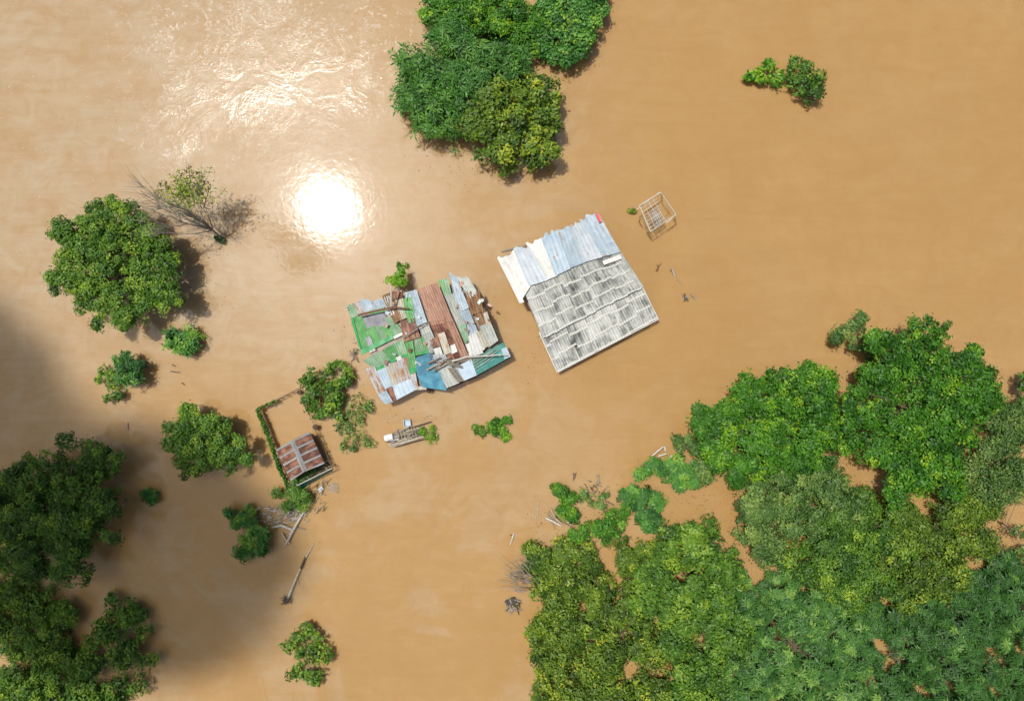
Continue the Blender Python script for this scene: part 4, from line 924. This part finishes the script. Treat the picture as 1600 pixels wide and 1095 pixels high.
for (x0, y0, x1, y1, mt) in ((1070, 600, 1290, 540, 'dark_wood'), (1180, 500, 1340, 450, 'dark_wood'), (1085, 630, 1295, 572, 'dark_wood'), (1010, 592, 1110, 588, 'black_debris'), (1095, 540, 1250, 492, 'pale_wood')):
    MB().tube([at(*Q((x0, y0)), .3), at(*Q((x1, y1)), .34)], .06, 5).build('long_pole', MATS[mt], raft)
def flat_box(root, name, cx, cy, w, hgt, z, rot, mat, label=None):
    c = at(*Q((cx, cy)), z); o = MB().box((c.x, c.y, z), (w, hgt, .22), rot).build(name, MATS[mat], root)
    if label: o['label'] = label
    return o
rot = R(14)
for (cx, cy) in ((1135, 540), (1215, 528)):
    for k in range(7):
        c = at(*Q((cx - 33 + k * 11, cy + 2 - k * 1.5)), .42); MB().box((c.x, c.y, .36), (.09, .95, .05), rot).build('slat', MATS['dark_wood' if k % 2 else 'grey_wood'], raft)
for k in range(5):
    c = at(*Q((1080, 545 + k * 12)), .36); MB().box((c.x, c.y, .33), (.85, .1, .06), rot).build('slat', MATS['mauve_grey' if k % 2 else 'grey_wood'], raft)
wb = thing('white_tank', tuple(at(*Q((1040, 562)))), 'white round plastic drum at the left end of the raft', 'drum')
c = at(*Q((1040, 562)), .25)
MB().tube([c + Vector((-.42, -.12, .1)), c + Vector((-.38, -.11, .1)), c + Vector((.38, .11, .1)), c + Vector((.42, .12, .1))], [.25, .34, .34, .25], 14).build('drum_body', MATS['plastic_white'], wb)
MB().tube([c + Vector((-.1, 0, .4)), c + Vector((-.1, 0, .5))], .08, 8).build('cap', MATS['plastic_white'], wb)
gb = thing('grey_basin', tuple(at(*Q((1170, 460)))), 'small square blue-grey basin floating above the raft', 'basin')
c = at(*Q((1170, 460)), .2)
for dx_, dy_, w_, h_ in ((0, .31, .7, .05), (0, -.31, .7, .05), (.325, 0, .05, .57), (-.325, 0, .05, .57)):
    v = Vector((dx_, dy_, 0)); v.rotate(__import__('mathutils').Euler((0, 0, .15))); MB().box((c.x + v.x, c.y + v.y, .15), (w_, h_, .4), .15).build('side', MATS['blue_grey'], gb)
MB().box((c.x, c.y, .05), (.58, .56, .04), .15).build('bottom', MATS['old_zinc'], gb)
tree('potted_plant', 'bright leafy plant at the right end of the raft', [Q((1272, 505)) + (4,), Q((1285, 530)) + (4,), Q((1268, 525)) + (3,)], .8, 'leaf_bright', 'plant', L=.25, Wd=.16, rc=.22, lai=1.4, tint0=.6, trunk=False)
tree('potted_plant', 'paler leafy plants trailing off the far right of the raft', [Q((1330, 550)) + (5,), Q((1352, 565)) + (4,), Q((1325, 575)) + (4,), Q((1355, 500)) + (3,)], .6, 'leaf_mid', 'plant', L=.25, Wd=.16, rc=.25, lai=1.0, tint0=.65, trunk=False)

# ---- metal frame (stand of a flooded hut)
def K(p): return (960 + p[0] / 5.475, 280 + p[1] / 5.475)
fr = thing('metal_frame', tuple(at(*K((340, 310)))), 'pale open metal frame with a slatted rack, standing in water right of the white roof', 'frame')
def bar(p0, p1, z0, z1, r=.04, mat='frame_paint', name='bar'): MB().tube([at(*K(p0), z0), at(*K(p1), z1)], r, 5).build(name, MATS[mat], fr)
T_ = [(215, 225), (395, 112), (525, 298), (310, 450)]
for i in range(4): bar(T_[i], T_[(i + 1) % 4], 2.4, 2.4, .034, name='top_rail')
T2 = [(190, 262), (378, 118), (522, 300), (420, 372)]
bar((190, 262), (380, 118), 2.0, 2.0, .035, name='side_rail'); bar((525, 305), (445, 375), 2.3, 2.2, .035, name='side_rail')
for (u) in (.2, .4, .6, .8):
    a = (215 + 180 * u, 225 - 113 * u); b = (310 + 215 * u, 450 - 152 * u)
    if u < .7: bar(a, b, 2.38, 2.38, .019, name='cross_bar')
for v in (.12, .25, .38, .5, .62, .74, .87):
    a = (215 + 95 * v, 225 + 225 * v); b = (395 + 130 * v, 112 + 186 * v); e = .75 if v < .45 else (.62 if v > .6 else .7)
    bar(a, (a[0] + (b[0] - a[0]) * e, a[1] + (b[1] - a[1]) * e), 2.36, 2.36, .019, name='cross_bar')
for (x, y, bx, by) in ((225, 335, 205, 375), (310, 450, 270, 470), (395, 112, 410, 130), (520, 300, 505, 310)):
    bar((x, y), (bx, by), 2.3, -.8, .05, 'grey_wood', 'leg')
RK = [(300, 300), (370, 245), (432, 345), (345, 412)]
for k in range(8):
    u = k / 7; a = (RK[0][0] + (RK[3][0] - RK[0][0]) * u, RK[0][1] + (RK[3][1] - RK[0][1]) * u); b = (RK[1][0] + (RK[2][0] - RK[1][0]) * u, RK[1][1] + (RK[2][1] - RK[1][1]) * u)
    bar(a, b, 1.9, 1.9, .03, 'blue_grey' if k % 2 else 'mauve_grey', 'rack_slat')
for (u0, u1) in ((0, 1),):
    for w in (0, .33, .66, 1):
        a = (RK[0][0] + (RK[1][0] - RK[0][0]) * w, RK[0][1] + (RK[1][1] - RK[0][1]) * w); b = (RK[3][0] + (RK[2][0] - RK[3][0]) * w, RK[3][1] + (RK[2][1] - RK[3][1]) * w)
        bar(a, b, 1.94, 1.94, .024, 'frame_paint', 'rack_rail')
for (p0, p1) in (((245, 330), (290, 440)), ((270, 315), (320, 435)), ((255, 350), (330, 300)), ((285, 395), (345, 355)), ((320, 275), (350, 240)), ((430, 250), (465, 195)), ((275, 215), (330, 145))):
    bar(p0, p1, 2.1, 2.1, .02, 'grey_wood', 'brace')

# ---- floating sticks, logs and debris
def stick(name, pts, rad, mat, label, cat, z=.08, group=None):
    n = len(pts); r = rad if isinstance(rad, list) else [rad] * n
    zs_ = z if isinstance(z, (list, tuple)) else [z] * n
    return tagp(MB().tube([at(x, y, zz) for (x, y), zz in zip(pts, zs_)], r, 7).build(name, MATS[mat]), label, cat, group)
log = thing('uprooted_pole', tuple(at(449, 938)), 'long pale floating trunk with a dark root ball at its lower end', 'log')
MB().tube([at(449, 937, .15), at(462, 905, .2), at(475, 875, .18), at(490, 850, .05)], [.16, .12, .09, .04], 7).build('trunk', MATS['pale_wood'], log)
mb = MB(); rg = random.Random(4)
for k in range(14):
    a = at(448, 937, .2); mb.tube([a, a + Vector((rg.uniform(-.5, .5), rg.uniform(-.4, .4), rg.uniform(-.1, .3))), a + Vector((rg.uniform(-.8, .8), rg.uniform(-.6, .6), 0))], [.1, .05, .02], 5)
mb.build('roots', MATS['black_debris'], log)
MB().tube([at(463, 903, .2), at(468, 914, .05)], [.04, .02], 5).build('side_branch', MATS['pale_wood'], log)
MB().tube([at(470, 888, .25), at(477, 870, .2)], [.13, .09], 6).build('bark_sleeve', MATS['dark_wood'], log)
bp = thing('branch_pile', tuple(at(445, 820)), 'sprawling pile of bleached branches below the rusty shed', 'branches')
rg = random.Random(21)
def Y4(p): return (200 + p[0] / 3.8417, 720 + p[1] / 3.8417)
for pts, r, mt in (([(1085, 260), (1010, 385), (945, 505)], [.07, .12, .12], 'pale_wood'), ([(1095, 250), (1040, 330), (970, 440)], [.07, .09, .07], 'white_wood'), ([(865, 400), (920, 385), (985, 412)], [.1, .13, .1], 'white_wood'),
                   ([(1000, 400), (1062, 410)], [.07, .04], 'grey_wood'), ([(925, 430), (945, 470), (970, 495)], [.1, .08, .06], 'pale_wood'), ([(1060, 310), (980, 365), (960, 370)], [.06, .06, .05], 'pale_wood'), ([(840, 380), (880, 372), (930, 378)], [.09, .08, .05], 'grey_wood')):
    MB().tube([at(*Y4(p), .15 + .1 * i) for i, p in enumerate(pts)], r, 6).build('branch', MATS[mt], bp)
for k in range(95):
    x = rg.uniform(760, 1060); y = 300 + (x - 770) * .02 + rg.uniform(-25, 65); an = rg.gauss(-.25 if x < 900 else -.75, .35); l = rg.uniform(15, 48)
    a = at(*Y4((x, y)), rg.uniform(.02, .25)); b = at(*Y4((x + l * math.cos(an), y + l * math.sin(an))), rg.uniform(.05, .4)); m_ = a.lerp(b, .5) + Vector((rg.uniform(-.12, .12), rg.uniform(-.12, .12), 0))
    MB().tube([a, m_, b], [.06, .05, .025], 4).build('twig', MATS[rg.choice(['pale_wood', 'grey_wood', 'white_wood', 'pale_wood'])], bp)
wk = thing('wicker_basket', tuple(at(*Y4((1232, 160)))), 'pale woven wicker mat floating right of the teal panel', 'mat')
for i in range(8):
    f_ = (i - 3.5) / 4; h_ = math.sqrt(1 - f_ * f_ * .8) * 28
    MB().tube([at(*Y4((1232 + f_ * 34, 162 - h_)), .12), at(*Y4((1232 + f_ * 30, 162)), .2), at(*Y4((1232 + f_ * 32, 162 + h_)), .12)], .016, 4).build('strand', MATS['pale_wood'], wk)
    MB().tube([at(*Y4((1232 - h_ * 1.15, 162 + f_ * 28)), .14), at(*Y4((1232, 160 + f_ * 30)), .22), at(*Y4((1232 + h_ * 1.15, 162 + f_ * 28)), .14)], .016, 4).build('strand', MATS['white_wood'], wk)
c = at(*Y4((1158, 168)), .2)
o = thing('floating_crate', tuple(c), 'small pale blue box drifting between wicker mat and leafy plant', 'box')
MB().box((c.x, c.y, .15), (.5, .32, .22), .7).build('crate_body', MATS['light_blue'], o); MB().box((c.x, c.y, .275), (.54, .08, .03), .7).build('strap', MATS['grey_wood'], o)
st = thing('stick_tangle', tuple(at(*Y4((1150, 190)))), 'loose brown sticks and cane around the small pale blue box', 'sticks')
for k in range(20):
    x, y = rg.uniform(1095, 1200), rg.uniform(130, 215); a = at(*Y4((x, y)), .08); b = a + Vector((rg.uniform(-.5, .8), rg.uniform(-.5, .6), rg.uniform(-.05, .25))); MB().tube([a, a.lerp(b, .5) + Vector((.05, .08, 0)), b], [.035, .03, .02], 4).build('stick', MATS[rg.choice(['bark', 'grey_wood', 'cane'])], st)
# lower middle sticks (zoom 8: origin 780,640 scale 3)
def E(p): return (780 + p[0] / 3, 640 + p[1] / 3)
rg = random.Random(58)
for k in range(34):
    x, y = rg.uniform(985, 1180), rg.uniform(150, 330); an = rg.gauss(-.9, .4); l = rg.uniform(18, 50)
    a = at(*Y4((x, y)), rg.uniform(.02, .3)); b = at(*Y4((x + l * math.cos(an), y + l * math.sin(an))), rg.uniform(.05, .5)); MB().tube([a, a.lerp(b, .5) + Vector((rg.uniform(-.15, .15), .05, 0)), b], [.045, .035, .018], 4).build('twig', MATS[rg.choice(['pale_wood', 'grey_wood', 'bark'])], bp)
stick('floating_stick', [E((183, 432)), E((178, 518))], [.05, .03], 'pale_wood', 'thin upright pale stick left of the creeper mound', 'stick')
stick('floating_stick', [E((68, 578)), E((60, 605)), E((50, 632))], [.09, .06, .05], 'white_wood', 'short white stick in open water above the yellow-green tree', 'stick')
tb = thing('bleached_branches', tuple(at(*E((270, 510)))), 'bleached branches leaning against the creeper mound', 'branches')
for pts, r, mt in (([(218, 506), (290, 543)], [.11, .09], 'white_wood'), ([(288, 486), (335, 540)], [.07, .05], 'white_wood'), ([(240, 460), (262, 505), (295, 535)], [.04, .05, .04], 'pale_wood'), ([(235, 475), (228, 495), (260, 520)], [.04, .05, .04], 'grey_wood'), ([(255, 490), (290, 520), (330, 545)], [.04, .04, .03], 'bark'), ([(230, 485), (285, 530)], [.04, .03], 'pale_wood'), ([(245, 520), (262, 560)], [.04, .02], 'grey_wood')):
    MB().tube([at(*E(p), .25 + .12 * i) for i, p in enumerate(pts)], r, 5).build('branch', MATS[mt], tb)
tb = thing('bleached_branches', tuple(at(*E((760, 195)))), 'three bleached sticks above the pale mounded bush', 'branches')
for a, b in (((718, 215), (770, 172)), ((775, 172), (780, 195)), ((745, 218), (785, 205)), ((800, 225), (808, 215))):
    MB().tube([at(*E(a), .5), at(*E(b), .7)], .08, 5).build('branch', MATS['white_wood'], tb)
tb = thing('dead_brush', tuple(at(*E((85, 910)))), 'dark knot of dead roots at the left foot of the yellow-green tree', 'roots')
rg = random.Random(33)
for k in range(18):
    a = at(*E((75 + rg.gauss(0, 14), 915 + rg.gauss(0, 12))), .25); b = a + Vector((rg.uniform(-.9, .9), rg.uniform(-.8, .8), rg.uniform(-.1, .3))); MB().tube([a, b], [.09, .03], 5).build('root', MATS['grey_wood' if k % 3 else 'black_debris'], tb)
MB().box(tuple(at(*E((55, 900)), .2)), (1.0, .6, .3), .4).build('stump', MATS['black_debris'], tb)
tb = thing('dead_brush', tuple(at(*E((75, 760)))), 'thin dead twigs on the upper left of the yellow-green tree', 'twigs')
mb = MB()
for k in range(46):
    a = at(*E((130 + rg.gauss(0, 30), 790 + rg.gauss(0, 40))), rg.uniform(.5, 2.5)); d = Vector((rg.uniform(-2.4, -.4), rg.uniform(-.3, 1.6), rg.uniform(-.2, .6))); mb.tube([a, a + d * .5 + Vector((0, .1, .1)), a + d], [.04, .03, .012], 4, False)
mb.build('twigs', MATS['grey_wood'], tb)
tb = thing('dead_brush', tuple(at(*E((440, 400)))), 'dark twigs sticking up around the thin weeds', 'twigs')
for k in range(34):
    a = at(*E((430 + rg.gauss(0, 38), 395 + rg.gauss(0, 26))), .05); b = a + Vector((rg.uniform(-.7, .5), rg.uniform(.1, .7) * rg.choice([1, 1, -1]), rg.uniform(.05, .4))); MB().tube([a, b], [.04, .018], 4).build('twig', MATS[rg.choice(['black_debris', 'grey_wood', 'bark'])], tb)
for p0, p1 in (((495, 425), (540, 448)), ((490, 475), (512, 498)), ((510, 430), (535, 445))): MB().tube([at(*E(p0), .1), at(*E(p1), .15)], .045, 5).build('twig', MATS['bark'], tb)
for (cx0, cy0), lb in (((352, 315), 'dark scrap of bark drifting above the creeper mound'), ((462, 320), 'pale splintered stick drifting above the thin weeds')):
    tb = thing('driftwood', tuple(at(*E((cx0, cy0)))), lb, 'driftwood')
    for k in range(5):
        a = at(*E((cx0 + rg.gauss(0, 4), cy0 + rg.gauss(0, 6))), .08); MB().tube([a, a + Vector((rg.uniform(-.3, .3), rg.uniform(-.5, .5), .1))], [.06, .025], 5).build('splinter', MATS['grey_wood' if cx0 > 400 else 'bark'], tb)
# right of the white roof (zoom K)
tb = thing('driftwood', tuple(at(*K((375, 750)))), 'small branched twig with a dark knot, nearest the white roof', 'driftwood')
MB().tube([at(*K((365, 775)), .1), at(*K((378, 745)), .2), at(*K((402, 715)), .3)], [.09, .04, .02], 5).build('twig', MATS['bark'], tb); MB().tube([at(*K((360, 772)), .1), at(*K((372, 780)), .12)], [.13, .1], 7).build('knot', MATS['red_wood'], tb); MB().tube([at(*K((378, 745)), .2), at(*K((358, 725)), .3)], .02, 4).build('side_twig', MATS['bark'], tb)
tb = thing('driftwood', tuple(at(*K((500, 800)))), 'pale forked post head sticking out of open water', 'driftwood')
MB().tube([at(*K((492, 762)), .5), at(*K((518, 832)), .0)], [.1, .06], 6).build('post', MATS['white_wood'], tb); MB().tube([at(*K((478, 772)), .45), at(*K((500, 765)), .5)], .08, 6).build('head', MATS['grey_wood'], tb); MB().tube([at(*K((530, 850)), .04), at(*K((575, 895)), .04)], .03, 4).build('twig', MATS['cane'], tb)
tb = thing('driftwood', tuple(at(*K((600, 1010)))), 'dark spiky root clump furthest from the white roof', 'driftwood')
for k in range(11):
    a = at(*K((598, 1012)), .15); MB().tube([a, a + Vector((rg.uniform(-.4, .4), rg.uniform(-.45, .45), rg.uniform(0, .3)))], [.08, .02], 5).build('root', MATS['black_debris' if k % 2 else 'grey_wood'], tb)
stick('floating_stick', [K((652, 985)), K((672, 1002)), K((697, 1027))], [.04, .07, .05], 'grey_wood', 'short curved stick right of the dark root clump', 'stick')
stick('floating_stick', [(252, 537), (257, 541)], .06, 'bark', 'tiny dark stick left of the mounded blue-green bush', 'stick')
stick('floating_stick', [(199, 661), (200, 672)], [.07, .03], 'grey_wood', 'tiny dark stick alone between the two trees at left', 'stick')
for i, (x, y, x2, y2, lb) in enumerate(((269, 570, 274, 572, 'upper dark twig drifting below the mounded bush'), (266, 580, 281, 582, 'thin horizontal twig drifting below the mounded bush'), (284, 598, 288, 601, 'lowest dark speck of wood trailing below the mounded bush'), (797, 837, 801, 834, 'tiny pale chip of wood below the roofs'))):
    stick('floating_stick', [(x, y), (x2, y2)], .045, 'bark', lb, 'stick')
# fallen leaves and scraps drifting round the crowns and houses: uncountable
g = np.random.default_rng(91); pl = []
for (x, y, r, n) in ((700, 250, 60, 50), (300, 470, 50, 40), (205, 600, 35, 30), (560, 640, 45, 60), (480, 770, 60, 60), (420, 830, 60, 40), (860, 820, 50, 60), (1090, 790, 50, 50), (840, 560, 60, 40), (560, 520, 40, 50), (1350, 600, 40, 30), (930, 780, 60, 60), (650, 650, 50, 40), (1150, 830, 40, 40), (330, 380, 40, 40)):
    for _ in range(n): pl.append(at(x + g.normal() * r * .6, y + g.normal() * r * .45, .02))
pl = np.array(pl); lr = thing('leaf_litter', (0, 0, 0), 'fallen leaves and scraps drifting round the crowns and houses', 'litter')
lo = leafmesh('leaf_litter', leaves_at(g, pl, np.tile([0, 0, 1.], (len(pl), 1)), .16, .08, .12, .1), g.uniform(0, .6, len(pl)), MATS['leaf_dry'], lr)
lo.parent = None; lo['kind'] = 'stuff'; lo['label'] = lr['label']; lo['category'] = 'litter'; bpy.data.objects.remove(lr); lo.name = 'leaf_litter'
# flecks of foam and litter on the upstream water: uncountable
g = np.random.default_rng(77)
n = 380; xs = np.concatenate([g.uniform(-20, 420, n // 2), g.normal(360, 110, n // 2)]); ys = np.concatenate([g.uniform(-20, 320, n // 2), g.normal(140, 80, n // 2)])
ps = np.array([at(x, y, .025) for x, y in zip(xs, ys)])
fo = tagp(bpy.data.objects.new('foam_flecks', bpy.data.meshes.new('foam_flecks')), 'white foam flecks and specks drifting on the brown water at upper left', 'foam', kind='stuff'); COL.objects.link(fo)
mb = MB()
for p_ in ps:
    s_ = g.uniform(.015, .045); a0 = g.uniform(0, 6)
    b = len(mb.v)
    for k in range(5): mb.v.append(Vector((p_[0] + s_ * math.cos(a0 + k * 1.257) * g.uniform(.6, 1.3), p_[1] + s_ * math.sin(a0 + k * 1.257), .006)))
    mb.v.append(Vector((p_[0], p_[1], .03)))
    for k in range(5): mb.f.append((b + k, b + (k + 1) % 5, b + 5))
fo.data.from_pydata(mb.v, [], mb.f)
m, t, p, o = newmat('foam'); p.inputs['Base Color'].default_value = (.55, .5, .43, 1); p.inputs['Roughness'].default_value = .6; fo.data.materials.append(m)

# things of one kind share a group
GR = {'vine_draped_tree': 'vine draped trees', 'floating_bush': 'bushes standing alone in the flood', 'spreading_tree': 'spreading trees on the left', 'shrub_thicket': 'shrub thickets at lower left',
      'cassava_bush': 'mounded broad leaved bushes', 'pen_bush': 'bushes around the fenced pen', 'weed_patch': 'weed patches poking out of the water', 'sapling': 'saplings and tufts', 'creeper_mat': 'floating creeper mats',
      'creeper_mound': 'creeper mounds of the lower thicket', 'bright_tree': 'two biggest crowns on the right', 'feathery_tree': 'feathery trees on the right edge', 'dense_tree': 'dense trees of the right thicket', 'yellow_tree': 'yellowish trees of the lower thicket',
      'star_leaf_tree': 'star leaf trees along the bottom', 'overgrown_fence': 'fences of the pen', 'wire_fence': 'fences of the pen', 'floating_stick': 'sticks floating on the flood', 'driftwood': 'driftwood on the flood', 'dead_brush': 'dead brush', 'stump': 'stumps by the pen',
      'bleached_branches': 'bleached branches', 'potted_plant': 'plants on the raft'}
for o in list(S.objects):
    k = o.name.split('.')[0]
    if o.parent is None and k in GR and 'label' in o: o['group'] = GR[k]
